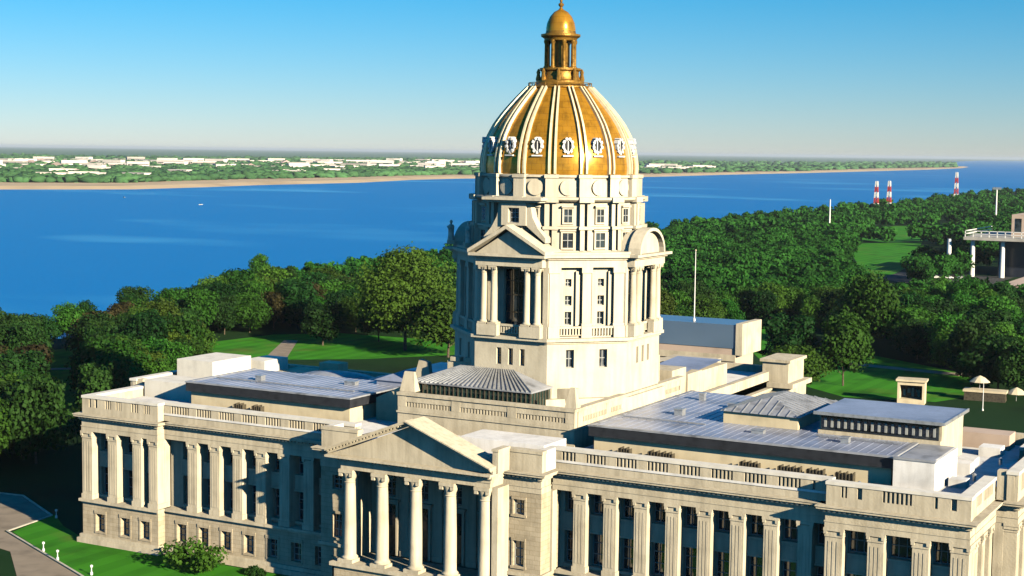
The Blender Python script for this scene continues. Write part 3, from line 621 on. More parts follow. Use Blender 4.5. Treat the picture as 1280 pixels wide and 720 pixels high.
# --- conservatory roof in front of the tower
m = MB(); P = []; x0, x1, yf, yb = -13.0, 6.6, 10.6, 17.2; zt, zb = 27.9, 29.6; ns = 26
m.box(x0+.3, x1-.3, yf+.3, yb, 24.9, zt-.15); gl = part('skylight_gallery_glazing', m, GREENGLASS)
m = MB()
for i in range(ns+1):
    x = x0+.3+(x1-x0-.6)*i/ns; m.box(x-.07, x+.07, yf+.18, yf+.3, 24.9, zt-.15)
for i in range(8):
    y = yf+.3+(yb-yf-.6)*i/7; m.box(x1-.3, x1-.17, y-.07, y+.07, 24.9, zt-.15)
obj('mullion', m, BRONZE, gl)
m = MB(); P = [(x0, yf, zt), (x1, yf, zt), (x1, yb+1, zt+.1), (x0, yb+1, zt+.1), (x0+5, yb-1, zb+.3), (x1-6, yb-1, zb+.3), (x0, yf, zt-.2), (x1, yf, zt-.2), (x1, yb+1, zt-.2), (x0, yb+1, zt-.2)]
m.add(P, [(0, 1, 5, 4), (1, 2, 5), (3, 0, 4), (2, 3, 4, 5), (6, 7, 1, 0), (7, 8, 2, 1), (9, 6, 0, 3), (8, 9, 3, 2)]); gr = part('gallery_roof', m, GREYROOF)
m = MB()
for i in range(ns+1):
    t = i/ns; a = Vector((x0+(x1-x0)*t, yf, zt+.05)); b_ = Vector((x0+5+(x1-x0-11)*t, yb-1, zb+.35)); m.tube(a, b_, .16, .12, 4)
obj('roof_seam', m, METAL, gr)
# scrolled crests on the terrace
def crest(x, y, z, wd, h, d=.8, ang=0):
    pr = [(-wd/2, 0), (wd/2, 0), (wd/2, h*.35), (wd*.36, h*.5), (wd*.3, h*.82), (wd*.12, h), (-wd*.12, h), (-wd*.3, h*.82), (-wd*.36, h*.5), (-wd/2, h*.35)]
    m = MB(); m.prism(Fr(x, y, ang), pr, -d, 0)
    part('scrolled_crest', m)
crest(-7.2, 17.8, 27.2, 6, 3) if False else None
m = MB(); m.box(-11.6, -5.4, 18.2, 19, 24.9, 30.2); m.box(-11, -9.4, 18.0, 19.1, 30.2, 30.8); m.box(-8.6, -6.2, 18.0, 19.1, 30.2, 30.8); part('crest_wall', m)
m = MB(); m.prism(Fr(0, 20.5, 0), [(-20.6, 20.9), (-15.2, 20.9), (-16.4, 29.2), (-18, 29.6)], -.9, 0); part('flying_buttress', m)
m = MB(); m.prism(Fr(0, 12.5, 0), [(-20.4, 21.3), (-14, 21.3), (-14, 27.6), (-20.4, 24.6)], -2.2, 0); part('raking_wall', m, PLASTER)
m = MB(); m.box(-26, -14, 21, 38, 21.3, 25.8); m.frustum(-26.3, -13.8, 20.7, 38.3, 25.8, 27.2, 3.5); part('metal_roof', m, SLATE)

# --- the octagonal tower stage
TX, TY = 0., 30.7
RO = 15.1; AP = RO*math.cos(R(22.5)); SD = 2*RO*math.sin(R(22.5))
def of(k, ap=AP): a = R(45*k); return Fr(TX+math.sin(a)*ap, TY-math.cos(a)*ap, 45*k)
def octa(m, ro, z0, z1, ro1=None):
    ro1 = ro if ro1 is None else ro1
    m.lathe(TX, TY, [(ro, z0), (ro1, z1)], 8, R(22.5), sm=False)
tw = None
m = MB()
octa(m, RO+1.6, 24.0, 26.2, RO+1.35)
bops = {0: [(-2.3, -1.5, 30.6, 33.0), (-.4, .4, 30.6, 33.0), (1.5, 2.3, 30.6, 33.0)], 1: [(-3.1, -1.9, 30.5, 33.1), (1.9, 3.1, 30.5, 33.1)]}
for k in range(8):
    f = of(k, AP+.35); h = SD/2+.145
    m.wall(f, -h, h, 26.2, 34.0, bops.get(k % 2, []), -1.2, 0)
octa(m, RO-1.2, 26.2, 34.0)
part('tower_podium_wall', m, PALE)
for k in (-2, -1, 0, 1, 2, 3):
    for o_ in bops[k % 2]: window(of(k, AP+.35), *o_, -.6, name='tower_window', cols=1 if k % 2 == 0 else 2, rows=2)
m = MB(); octa(m, RO+.65, 34.0, 34.3); octa(m, RO+1.1, 34.3, 34.75); part('tower_belt_course', m, PALE)
m = MB(); octa(m, RO-2.6, 34.75, 44.8); part('tower_core_wall', m, PALE)
m = MB()
for k in range(8):
    f = of(k); h = SD/2
    # pedestal zone under the order
    m.fbox(f, -h, -h+1.7, -1.6, .25, 34.75, 36.4); m.fbox(f, h-1.7, h, -1.6, .25, 34.75, 36.4)
    if k % 2: m.fbox(f, -.8, .8, -1.6, .25, 34.75, 36.4)
    m.fbox(f, -h+1.7, h-1.7, -2.9, -.3, 34.75, 35.1)
part('order_pedestal', m, PALE)
m = MB()
for k in (-3, -2, -1, 0, 1, 2, 3, 4):
    f = of(k); h = SD/2
    if k % 2: baluster_run(m, f, -h+1.8, -.9, -.15, .05, 35.1, 36.1, .45, .22); baluster_run(m, f, .9, h-1.8, -.15, .05, 35.1, 36.1, .45, .22)
    else: baluster_run(m, f, -h+2.9, h-2.9, -.15, .05, 35.1, 36.1, .45, .22)
    m.fbox(f, -h+1.7, -.8 if k % 2 else h-1.7, -.25, .15, 36.1, 36.4)
    if k % 2: m.fbox(f, .8, h-1.7, -.25, .15, 36.1, 36.4)
    m.fbox(f, -h+1.7, -.8 if k % 2 else h-1.7, -.28, .12, 35.1, 35.2)
part('tower_balustrade', m, PALE)
# wide faces: two recessed bays with stacked windows between piers
for k in range(8):
    f = of(k); h = SD/2
    if k % 2:
        m = MB(); ops = []
        for c in (-2.45, 2.45): ops += [(c-.45, c+.45, 42.0, 43.1), (c-.5, c+.5, 39.3, 40.7), (c-.5, c+.5, 36.5, 38.4)]
        m.wall(f, -h+.6, h-.6, 35.1, 44.8, ops, -1.9, -1.0)
        part('bay_wall', m, PALE)
        if k in (-1 % 8, 1, 3):
            for o_ in ops: window(f, *o_, -1.5, name='tower_window', cols=2, rows=2)
        m = MB()
        for c in (-h+.95, 0, h-.95):
            wd = 1.5 if c else 1.3
            m.fbox(f, c-wd/2, c+wd/2, -1.6, .0, 36.4, 44.0); m.fbox(f, c-wd/2-.15, c+wd/2+.15, -1.6, .15, 44.0, 44.8); m.fbox(f, c-wd/2-.1, c+wd/2+.1, -1.6, .1, 36.4, 36.8)
        for c in (-2.45, 2.45):
            for s_ in (-1, 1): m.fbox(f, c+s_*1.25-.28, c+s_*1.25+.28, -1.3, -.55, 36.4, 44.2)
        part('pier', m, PALE)
    else:
        m = MB(); m.wall(f, -h+.6, h-.6, 35.1, 44.8, [(-2.1, 2.1, 35.5, 44.3)], -1.9, -1.2); 
        part('niche_wall', m, PALE)
        m = MB(); m.fbox(f, -2.1, 2.1, -2.0, -1.92, 35.5, 44.3); nb = part('niche_glazing', m, GLASS)
        m = MB()
        for u in (-1.05, 0, 1.05): m.fbox(f, u-.06, u+.06, -1.92, -1.85, 35.5, 44.3)
        for z in (38, 40.5, 42.5): m.fbox(f, -2.1, 2.1, -1.92, -1.87, z-.06, z+.06)
        obj('mullion', m, BRONZE, nb)
        m = MB(); m.fbox(f, h-.75-.05, h+.02, -1.6, .1, 36.4, 44.8); m.fbox(f, -h-.02, -h+.8, -1.6, .1, 36.4, 44.8); part('pier', m, PALE)
        for u in (-4.35, -2.7, 2.7, 4.35):
            p = f(u, .55, 0); column('tower_column', p[0], p[1], 36.4, 44.8, .52, seg=14)
        m = MB(); m.fbox(f, -h+.3, h-.3, -.9, 1.2, 34.752, 36.4) if False else None
        for c in (-3.5, 3.5): m = MB(); m.fbox(f, c-1.65, c+1.65, .25, 1.25, 34.76, 36.38); part('order_pedestal', m, PALE)
# entablature
m = MB(); octa(m, RO+.1, 44.8, 45.9); octa(m, RO+.45, 45.9, 46.2); octa(m, RO+.95, 46.2, 46.6); octa(m, RO+.2, 46.6, 46.95)
for k in (0, 2, 4, 6):
    f = of(k); m.fbox(f, -5.4, 5.4, -1, 1.25, 44.805, 45.9); m.fbox(f, -5.6, 5.6, -1, 1.6, 45.9, 46.2); m.fbox(f, -6.2, 6.2, -1, 2.1, 46.2, 46.58)
part('tower_entablature', m, PALE)
# triangular pediments north and south, segmental ones east and west
for k in (0, 4):
    f = of(k); m = MB(); m.prism(f, [(-5.4, 46.58), (5.4, 46.58), (0, 49.9)], -4.5, 1.15); part('pediment', m, PALE)
    for s_ in (-1, 1):
        m = MB(); q = [(s_*6.3, 46.6), (0, 50.2), (0, 50.75), (s_*6.3, 47.1)]
        if s_ > 0: q = q[::-1]
        m.prism(f, q[::-1], -4.6, 2.15); part('raking_cornice', m, PALE)
for k in (2, 6):
    f = of(k); arc = [(4.1*math.cos(math.pi*i/14), 46.58+3.3*math.sin(math.pi*i/14)) for i in range(15)]
    m = MB(); m.prism(f, arc, -4.5, .9); m.smooth = True; part('segmental_pediment', m, PALE)
    a2 = [(4.5*math.cos(math.pi*i/14), 46.59+3.7*math.sin(math.pi*i/14)) for i in range(15)]; a1 = [(4.05*math.cos(math.pi*i/14), 46.59+3.25*math.sin(math.pi*i/14)) for i in range(15)]
    m = MB()
    for i in range(14): m.prism(f, [a1[i+1], a1[i], a2[i], a2[i+1]][::-1], -.2, 1.7)
    part('curved_cornice', m, PALE)
# --- the drum
RD = 12.4
m = MB(); m.lathe(TX, TY, [(RD+.6, 46.6), (RD+.6, 47.1), (RD, 47.1), (RD, 50.1), (RD+.5, 50.2), (RD+.5, 50.5), (RD-.1, 50.6), (RD-.1, 53.7), (RD-.1, 54.0)], 48); part('drum_wall', m, PALE)
m = MB(); m.lathe(TX, TY, [(RD-.1, 53.9), (RD+.35, 54.0), (RD+.8, 54.35), (RD+.85, 54.65), (RD-.3, 54.7)], 48); part('drum_cornice', m, PALE)
m = MB(); m.lathe(TX, TY, [(RD-.5, 54.6), (RD-.55, 57.4), (RD-.2, 57.5), (RD-.2, 57.8), (RD-.9, 57.85)], 48); part('attic_drum_wall', m, PALE)
def df(deg, r): a = R(deg); return Fr(TX+math.sin(a)*r, TY-math.cos(a)*r, deg)
for i in range(16):
    a = 22.5*i; f = df(a, RD)
    m = MB()
    for s_ in (-1, 1):
        m.fbox(f, s_*.55-.33, s_*.55+.33, -.6, .75, 47.1, 50.1); m.fbox(f, s_*.55-.33, s_*.55+.33, -.6, .55, 50.5, 53.7)
    m.fbox(f, -1.1, 1.1, -.7, .95, 50.1, 50.55); m.fbox(f, -1.1, 1.1, -.7, 1.0, 53.95, 54.7)
    m.fbox(f, -.85, .85, -1.0, .1, 54.7, 57.6); m.fbox(f, -1.0, 1.0, -1.0, .25, 57.4, 57.9)
    part('drum_buttress', m, PALE)
    b2 = df(a+11.25, RD)
    if (a+11.25) % 360 < 180 or (a+11.25) % 360 > 290:
        for z0, z1, wd in ((47.5, 49.6, 1.5), (51.1, 53.0, 1.15)):
            m = MB(); g = .25
            m.wall(b2, -wd/2-g, wd/2+g, z0-g, z1+g, [(-wd/2, wd/2, z0, z1)], -.3, .22 if z0 < 50 else .12); m.fbox(b2, -wd/2-.4, wd/2+.4, -.3, .4, z1+g, z1+g+.25)
            fw_ = part('drum_window', m, PALE); p = MB(); p.fbox(b2, -wd/2+.01, wd/2-.01, -.3, .06, z0+.01, z1-.01); obj('pane', p, GLASS, fw_)
            p = MB(); p.fbox(b2, -.05, .05, .06, .12, z0, z1); p.fbox(b2, -wd/2, wd/2, .06, .11, (z0+z1)/2-.05, (z0+z1)/2+.05); obj('mullion', p, FRAME, fw_)
    # round medallion of the attic tier
    b3 = df(a+11.25, RD-.52)
    m = MB(); disc = [(1.15*math.cos(2*math.pi*j/20), 56.05+1.15*math.sin(2*math.pi*j/20)) for j in range(20)]; m.prism(b3, disc, -.2, .22); part('medallion', m, PALE)
# aedicule window with swept flanks over the pediment
for a in (0, 180):
    f = df(a, RD); m = MB(); m.wall(f, -2.0, 2.0, 50.6, 53.9, [(-.9, .9, 51.0, 53.1)], -1.2, 1.5); m.fbox(f, -4.4, 4.4, -.8, 1.9, 53.9, 54.2); m.fbox(f, -4.8, 4.8, -.8, 2.3, 54.2, 54.6)
    for s_ in (-1, 1):
        q = [(s_*2.0, 50.5), (s_*5.0, 48.2), (s_*5.0, 48.9), (s_*3.8, 50.2), (s_*2.9, 51.8), (s_*2.5, 53.8), (s_*2.0, 53.8)]
        m.prism(f, q if s_ > 0 else q[::-1], -1.2, 1.2)
    part('aedicule', m, PALE); window(f, -.9, .9, 51.0, 53.1, .9, name='drum_window', mat=FRAME)
# --- the dome
prof = [(11.5, 57.8), (11.55, 59.0), (11.35, 60.6), (11.0, 62.0), (10.4, 63.5), (9.6, 65.0), (8.6, 66.4), (7.5, 67.7), (6.4, 68.9), (5.4, 69.9), (4.7, 70.6)]
def rad(z):
    for (r_a, z_a), (r_b, z_b) in zip(prof, prof[1:]):
        if z_a <= z <= z_b: return r_a+(r_b-r_a)*(z-z_a)/(z_b-z_a)
    return prof[-1][0]
m = MB(); m.lathe(TX, TY, prof, 64); dome = part('dome', m, GOLD)
for i in range(16):
    a = R(22.5*i)
    m = MB(); V = []; F = []
    for s_ in (-1, 1):
        n0 = len(V); K = 17
        for j in range(K):
            z = 57.85+(70.6-57.85)*j/(K-1); r_ = rad(z); wd = .19*(.55+.45*r_/11.5); off = s_*(.42*(.45+.55*r_/11.5))
            tx, ty = math.cos(a), math.sin(a); nx, ny = math.sin(a), -math.cos(a)
            for (du, dr) in ((off-wd, -.05), (off-wd*.8, .38), (off+wd*.8, .38), (off+wd, -.05)):
                V.append((TX+nx*(r_+dr)+tx*du, TY+ny*(r_+dr)+ty*du, z+dr*.4))
        for j in range(K-1):
            for q in range(3): F.append((n0+j*4+q, n0+j*4+q+1, n0+(j+1)*4+q+1, n0+(j+1)*4+q))
    m.add(V, F); obj('rib', m, GOLDRIB, dome)
    # wreathed oval dormer
    fa = 22.5*i+11.25; z = 62.0; f = df(fa, rad(z-1.1)+.0); m = MB(); K = 18
    for j in range(K):
        t0, t1 = 2*math.pi*j/K, 2*math.pi*(j+1)/K; c0, c1 = (math.cos(t0), math.sin(t0)), (math.cos(t1), math.sin(t1))
        bu = .12 if j % 2 else 0
        m.prism(f, [(.5*c0[0], z+.8*c0[1]), ((.76+bu)*c0[0], z+(1.1+bu)*c0[1]), ((.76+bu)*c1[0], z+(1.1+bu)*c1[1]), (.5*c1[0], z+.8*c1[1])], -1.3, .12+bu)
    m.fbox(f, -.75, .75, -.6, .4, z-1.55, z-1.35); m.fbox(f, -.06, .06, -.6, .05, z-.8, z+.8)
    dw = obj('dormer_wreath', m, WHITE, dome)
    m = MB(); m.prism(f, [(.58*math.cos(2*math.pi*j/14), z+.88*math.sin(2*math.pi*j/14)) for j in range(14)], -1.2, -.02); obj('dormer_opening', m, DARK, dome)
# --- the lantern
m = MB(); m.lathe(TX, TY, [(4.6, 70.3), (5.0, 70.6), (5.0, 70.8), (4.0, 70.9), (3.6, 71.3), (3.6, 71.6), (3.05, 71.8), (2.8, 72.4), (2.8, 73.0), (3.1, 73.2), (3.1, 73.5), (2.2, 73.55)], 32); lan = part('lantern_base', m, GOLDDARK)
m = MB()
for i in range(16):
    a = 2*math.pi*i/16; m.tube((TX+4.7*math.cos(a), TY+4.7*math.sin(a), 70.8), (TX+4.7*math.cos(a), TY+4.7*math.sin(a), 71.35), .08, seg=5)
for i in range(16):
    a = 2*math.pi*i/16; b_ = 2*math.pi*(i+1)/16; m.tube((TX+4.7*math.cos(a), TY+4.7*math.sin(a), 71.3), (TX+4.7*math.cos(b_), TY+4.7*math.sin(b_), 71.3), .07, seg=4)
for i in range(8):
    a = 2*math.pi*(i+.5)/8; x, y = TX+3.25*math.cos(a), TY+3.25*math.sin(a); m.lathe(x, y, [(.35, 71.5), (.42, 71.9), (.25, 72.6), (.33, 72.9), (.1, 73.4)], 8)
obj('lantern_railing', m, GOLDDARK, lan)
m = MB(); m.lathe(TX, TY, [(1.35, 73.5), (1.35, 77.6)], 16); obj('lantern_core', m, GOLDDARK, lan)
for i in range(8):
    a = R(22.5+45*i-27); m = MB(); x, y = TX+2.15*math.cos(a), TY+2.15*math.sin(a)
    m.lathe(x, y, [(.42, 73.5), (.42, 73.7), (.3, 73.8), (.27, 77.0), (.4, 77.3), (.4, 77.6)], 10); obj('lantern_column', m, GOLDDARK, lan)
m = MB(); m.lathe(TX, TY, [(2.4, 77.55), (2.5, 77.9), (2.95, 78.2), (2.95, 78.5), (2.3, 78.6), (2.2, 79.0)], 32); obj('lantern_cornice', m, GOLDDARK, lan)
m = MB(); m.lathe(TX, TY, [(2.2, 78.9), (2.2, 79.4), (2.05, 80.2), (1.65, 81.1), (1.05, 81.8), (.4, 82.15), (.3, 82.3)], 24); obj('cupola', m, GOLD, lan)
m = MB(); m.lathe(TX, TY, [(.3, 82.2), (.18, 82.5), (.42, 82.8), (.42, 83.0), (.15, 83.2), (.22, 83.5), (.16, 84.0), (.2, 84.3), (.06, 84.7)], 10); m.tube((TX, TY, 84.4), (TX, TY, 85.6), .06, .03); m.tube((TX-.35, TY, 84.0), (TX+.35, TY, 84.1), .08); obj('finial', m, GOLDDARK, lan)

# --- statues on the tower ledge
def statue(label, x, y, z, rz):
    t = thing('statue', label, 'statue', (x, y, z), rz, 'statues on the tower ledge')
    m = MB(); m.box(-.6, .6, -.6, .6, 0, .6); obj('pedestal', m, STONE, t)
    m = MB(); m.lathe(0, 0, [(.55, .6), (.5, 1.0), (.42, 1.6), (.44, 2.1), (.5, 2.6), (.42, 2.9), (.16, 3.05), (.15, 3.15), (.23, 3.3), (.24, 3.5), (.12, 3.68)], 12)
    m.tube((.4, 0, 2.75), (.75, -.3, 2.3), .15, .12); m.tube((.75, -.3, 2.3), (.7, -.6, 2.8), .12, .09); m.tube((-.4, 0, 2.75), (-.6, -.1, 2.0), .15, .12); m.tube((-.6, -.1, 2.0), (-.35, -.4, 1.6), .12, .09)
    obj('figure', m, SKIN, t); return t
def op(az, r): a = R(az); return TX+math.sin(a)*r, TY-math.cos(a)*r
x, y = TX-AP-1.45, TY-5.5; statue('pale standing statue on the left tip of the tower ledge', x, y, 46.95, R(-60))
x, y = op(-45, 13.9); statue('pale standing statue between the ledge tip and the triangular pediment', x, y, 46.95, R(-45))

# ------------------------------------------------------------------ trees
def leaves(cent, rads, n, size, seed, squash=.8, droop=0.):
    g = np.random.default_rng(seed); cent = np.array(cent); rads = np.array(rads)
    wts = rads**2; idx = g.choice(len(cent), n, p=wts/wts.sum())
    d = g.normal(size=(n, 3)); d /= np.linalg.norm(d, axis=1, keepdims=True)
    rr_ = rads[idx]*(1-.45*g.random(n)**2.2)*(1+.12*g.normal(size=n))
    d2 = d.copy(); d2[:, 2] *= squash
    p = cent[idx]+d2*rr_[:, None]
    if droop: p[:, 2] -= droop*np.abs(g.normal(size=n))
    nrm = d+g.normal(size=(n, 3))*.55; nrm[:, 2] += .25; nrm /= np.linalg.norm(nrm, axis=1, keepdims=True)
    t = np.cross(nrm, g.normal(size=(n, 3))); t /= np.linalg.norm(t, axis=1, keepdims=True); b_ = np.cross(nrm, t)
    s_ = size*(.6+.8*g.random(n))[:, None]
    V = np.stack([p-t*s_-b_*s_*.6, p+t*s_-b_*s_*.7, p+t*s_*.8+b_*s_*.7, p-t*s_*.7+b_*s_*.6], 1).reshape(-1, 3)
    return V, np.arange(4*n).reshape(n, 4)
def crown_blobs(h, r, base, seed, nb=16, shape='round'):
    g = np.random.default_rng(seed); C_ = []; Rd = []
    for i in range(nb):
        t = (i+.5)/nb; z = base+(h-base)*(.12+.78*t)
        prof_ = math.sin(math.pi*min(1, .18+.72*t))**.7 if shape == 'round' else (1-t*.85)
        rr_ = r*prof_; a = i*2.4+g.random()*1.2; q = rr_*(.30+.50*g.random())
        C_.append((q*math.cos(a), q*math.sin(a), z)); Rd.append(rr_*(.27+.30*g.random())+.5)
    C_.append((0, 0, base+(h-base)*.45)); Rd.append(r*.6)
    return C_, Rd
protos = {}
def tree_proto(key, name, kind, h, r, base, n, size, seed, nb=16, shape='round', droop=0.):
    C_, Rd = crown_blobs(h, r, base, seed, nb, shape)
    V, Fc = leaves(C_, Rd, n, size, seed, droop=droop)
    root = thing(name, None, 'tree'); npobj('crown', V, Fc, LEAF[kind], root)
    m = MB(); g = random.Random(seed); m.tube((0, 0, -.3), (.1, 0, base*1.1), .035*h*.5, .026*h*.5, 8); m.tube((.1, 0, base*1.05), (0, .2, h*.8), .026*h*.5, .06, 6)
    for i in range(6):
        a = i*1.05+g.random(); z = base*(.8+.12*i); m.tube((.1, 0, z), (r*.6*math.cos(a), r*.6*math.sin(a), z+h*.22), .012*h*.5, .04, 5)
    obj('trunk', m, BARK, root); protos[key] = (root, h); root['used'] = 0; return root
tree_proto('green', 'broadleaf_tree', 'green', 15, 7.0, 2.6, 6500, .31, 1)
tree_proto('green2', 'broadleaf_tree', 'green', 14, 7.6, 2.2, 6500, .33, 2, nb=20)
tree_proto('dark', 'broadleaf_tree', 'dark', 16, 6.6, 2.4, 6500, .31, 3)
tree_proto('dark2', 'broadleaf_tree', 'dark', 13, 6.8, 1.8, 6000, .31, 4, nb=14)
tree_proto('olive', 'broadleaf_tree', 'olive', 16, 7.4, 3.0, 6800, .30, 5, nb=22)
tree_proto('bright', 'broadleaf_tree', 'bright', 13, 6.8, 2.0, 6000, .31, 6)
tree_proto('red', 'broadleaf_tree', 'red', 13, 5.6, 2.4, 4200, .30, 8)
tree_proto('tall', 'poplar_tree', 'green', 22, 5.6, 2.5, 6500, .31, 9, nb=22)
tree_proto('big', 'spreading_tree', 'olive', 32, 13.5, 5.5, 20000, .33, 12, nb=60)
KNAME = {'green': 'mid green rounded', 'green2': 'mid green spreading', 'dark': 'dark green rounded', 'dark2': 'low dark green', 'olive': 'olive green full-crowned', 'bright': 'fresh green rounded', 'red': 'russet brown thin-crowned', 'tall': 'tall narrow green', 'big': 'large olive'}
NT = 0
def tree(key, x, y, s=1., label=None, group=None, z=0, name=None, sz=None):
    global NT
    root, h = protos[key]
    if root['used'] == 0: t = root; root['used'] = 1
    else: t = copy_tree(root)
    t.location = (x, y, z); t.rotation_euler = (0, 0, random.random()*6.28); t.scale = (s*random.uniform(.85, 1.15), s*random.uniform(.85, 1.15), sz or s*random.uniform(.82, 1.15))
    t['label'] = label; t['category'] = 'tree'
    if group: t['group'] = group
    elif 'group' in t: del t['group']
    NT += 1; return t
def inside(p, poly):
    x, y = p; c = False; n = len(poly)
    for i in range(n):
        x1, y1 = poly[i]; x2, y2 = poly[(i+1) % n]
        if (y1 > y) != (y2 > y) and x < (x2-x1)*(y-y1)/(y2-y1)+x1: c = not c
    return c
def inview(x, y, z=8, mx=40):
    d = Vector((x, y, z))-CAM; dz = d.dot(fw)
    if dz < 20: return False
    px = 640+F_*d.dot(rr)/dz; py = 360-F_*d.dot(uu)/dz
    return -mx < px < 1280+mx and py < 720+mx
lawns = [[tuple(v.co[:2]) for v in o.data.vertices] for o in COL.objects if o.name in ('fairway', 'meadow', 'glade', 'north_lawn', 'west_lawn', 'lakeside_lawn')]
taken = []
def free(x, y, d):
    for a, b_ in taken:
        if (a-x)**2+(b_-y)**2 < d*d: return False
    return True
CLEAR = [[tuple(v.co[:2]) for v in o.data.vertices] for o in COL.objects if o.name in ('fairway', 'meadow', 'glade', 'west_lawn')]
def blocked(x, y, mrg=0):
    if y > 300 or x < -100:
        t = CAM.z/(CAM.z-(15 if y > 300 else 11)); hx, hy = CAM.x+(x-CAM.x)*t, CAM.y+(y-CAM.y)*t     # keep the approach to the clearings open
        if any(inside((hx, hy), l) for l in CLEAR): return True
        t = CAM.z/(CAM.z-5); hx, hy = CAM.x+(x-CAM.x)*t, CAM.y+(y-CAM.y)*t
        if y < 300 and any(inside((hx, hy), l) for l in CLEAR): return True
    if any(inside((x, y), l) for l in lawns): return True
    if -85 < x < 90 and -20 < y < 118: return True
    if -95 < x < 130 and 455 < y < 730 and x > -78-(0): return True
    return False
# trees one can point to
def own(key, x, y, s, label, **k): taken.append((x, y)); return tree(key, x, y, s, label, **k)
own('big', -150, 222, 1.0, sz=1.02, label= 'tall olive green tree with a bare lower trunk on the lawn left of the tower')
own('olive', -131, 216, 1.45, 'olive green tree crowding the left side of the tower')
own('green', -169, 236, 1.15, 'mid green tree behind and left of the tall olive tree')
own('dark', -178, 218, 1.05, 'dark green tree at the left end of the lakeside lawn trees')
own('tall', -284, 322, .9, 'tall green tree rising above the shore trees over the west wing')
own('dark2', -116, 38, 1.2, 'dark green tree at the left edge beside the lawn')
own('green', -131, 44, 1.1, 'large mid green tree at the left edge above the path')
own('red', -182, 88, 1.1, 'russet brown tree among the green ones at the left edge')
own('dark', -105, 60, 1.1, 'dark tree standing in the shade beyond the west end')
own('dark2', -168, 113, 1.0, 'dark tree in front of the small west lawn')
own('bright', -188, 146, .75, 'fresh green tree between the lawn and the west roof')
own('dark2', -176, 136, .95, 'low dark tree close to the white west roof blocks')
own('olive', -31, 306, 1.35, 'willowy olive tree beyond the rear hall roof')
own('green2', -22, 208, 1.0, 'round mid green tree beside the rear pavilion')
own('green', -14, 226, 1.2, 'mid green tree on the left of the north lawn')
own('dark', -28, 224, 1.15, 'dark green tree behind the low wall by the rear pavilion')
own('bright', -22, 425, .95, 'sunlit green tree before the sandstone building at the right')
own('olive', -13, 404, .92, 'olive crowned tree in front of the parking on the right')
own('dark', 15, 247, 1.05, 'dark crowned tree at the right, left one of the row behind the east end')
own('dark2', 23, 242, 1.35, 'low dark tree in the middle of the row behind the east end')
own('dark', 29, 236, 1.1, 'tall dark tree cut by the right edge of the picture')
own('green', 14, 300, 1.1, 'mid green tree behind the dark row at the right edge')
own('green2', 8, 262, .95, 'spreading green tree at the right end of the lawn strip')
# the near shore of woods, in zones: nearest ones single, the rest one mass
zones = [
 ('wood_left', [(-236, 115), (-243, 180), (-262, 232), (-272, 285), (-292, 335), (-292, 400), (-303, 470), (-220, 440), (-175, 330), (-160, 268), (-215, 240), (-225, 190), (-252, 186)], 'in the belt of trees between the west wing and the lake', 8.5),
 ('wood_edge', [(-236, 40), (-238, 172), (-215, 185), (-190, 172), (-172, 150), (-150, 118), (-122, 62), (-115, 30), (-140, -10), (-236, -20)], 'in the group of trees at the left edge of the grounds', 8.5),
 ('wood_mid', [(-150, 268), (-240, 440), (-303, 470), (-330, 600), (-350, 760), (-130, 600), (-95, 420), (-60, 380), (-90, 300), (-95, 265)], 'in the wood behind the tower', 11.5),
 ('wood_right', [(-95, 375), (-120, 560), (-80, 640), (130, 460), (130, 270), (60, 235), (15, 268), (-30, 302), (-55, 335), (-66, 368)], 'in the wood beyond the north lawn', 11.),
]
cand = []
for zn, poly, where, sp in zones:
    xs = [p[0] for p in poly]; ys = [p[1] for p in poly]; got = 0
    g = random.Random(len(zn)*7+3)
    for _ in range(6000):
        x = g.uniform(min(xs), max(xs)); y = g.uniform(min(ys), max(ys))
        if not inside((x, y), poly) or blocked(x, y) or not inview(x, y, mx=220): continue
        if free(x, y, sp*g.uniform(.8, 1.15)): taken.append((x, y)); cand.append((x, y, where, zn))
cand.sort(key=lambda c: (not inview(c[0], c[1]), math.hypot(c[0]-107, c[1]+178)))
kinds = {'wood_left': ['dark', 'green', 'dark2', 'green2', 'green', 'dark', 'red', 'dark', 'green', 'olive'], 'wood_edge': ['dark', 'green', 'dark2', 'dark', 'green2', 'red', 'olive'],
         'wood_mid': ['green', 'bright', 'green2', 'dark', 'olive', 'bright', 'green', 'dark2', 'olive'], 'wood_right': ['dark', 'dark2', 'green', 'dark', 'green2', 'dark', 'green', 'dark']}
LIM = 268
for x, y, where, zn in cand[:LIM]:
    k = random.choice(kinds[zn]); s_ = random.uniform(.72, 1.12)
    tree(k, x, y, s_, f'{KNAME[k]} tree {where}', group=f'{KNAME[k]} trees {where}')
rest = cand[LIM:]
# everything farther: one wood
far = []
g = random.Random(5)
belt = [(-330, 600), (-352, 760), (-366, 1115), (-370, 1310), (-380, 1520), (-400, 1945), (-418, 2250), (-428, 2600), (-400, 3000), (300, 3000), (300, 700), (-75, 735), (-95, 600), (-130, 600)]
for _ in range(9000):
    y = 600+(g.random()**1.7)*2300; x = g.uniform(-520, 260)
    if not inside((x, y), belt) or blocked(x, y) or not inview(x, y): continue
    if y < 1250 and x > -75 and y > 735 and False: continue
    sp = 11.5+(y-600)*.012
    ok = True
    for a, b_ in far[-1500:]:
        if (a-x)**2+(b_-y)**2 < sp*sp: ok = False; break
    if ok: far.append((x, y))
VS = []; FS = []; nb_ = 0
for x, y in [(c[0], c[1]) for c in rest]+far:
    near = y < 900; r_ = g.uniform(5.5, 8.5)*(1 if near else 1.25); h_ = g.uniform(9.5, 14.5)
    C_, Rd = crown_blobs(h_, r_, 2, g.randrange(9999), 8)
    V, Fc = leaves(C_, Rd, 1100 if near else 420, .62 if near else 1.15, g.randrange(9999))
    V = V+np.array([x, y, 0]); VS.append(V); FS.append(Fc+nb_); nb_ += len(V)
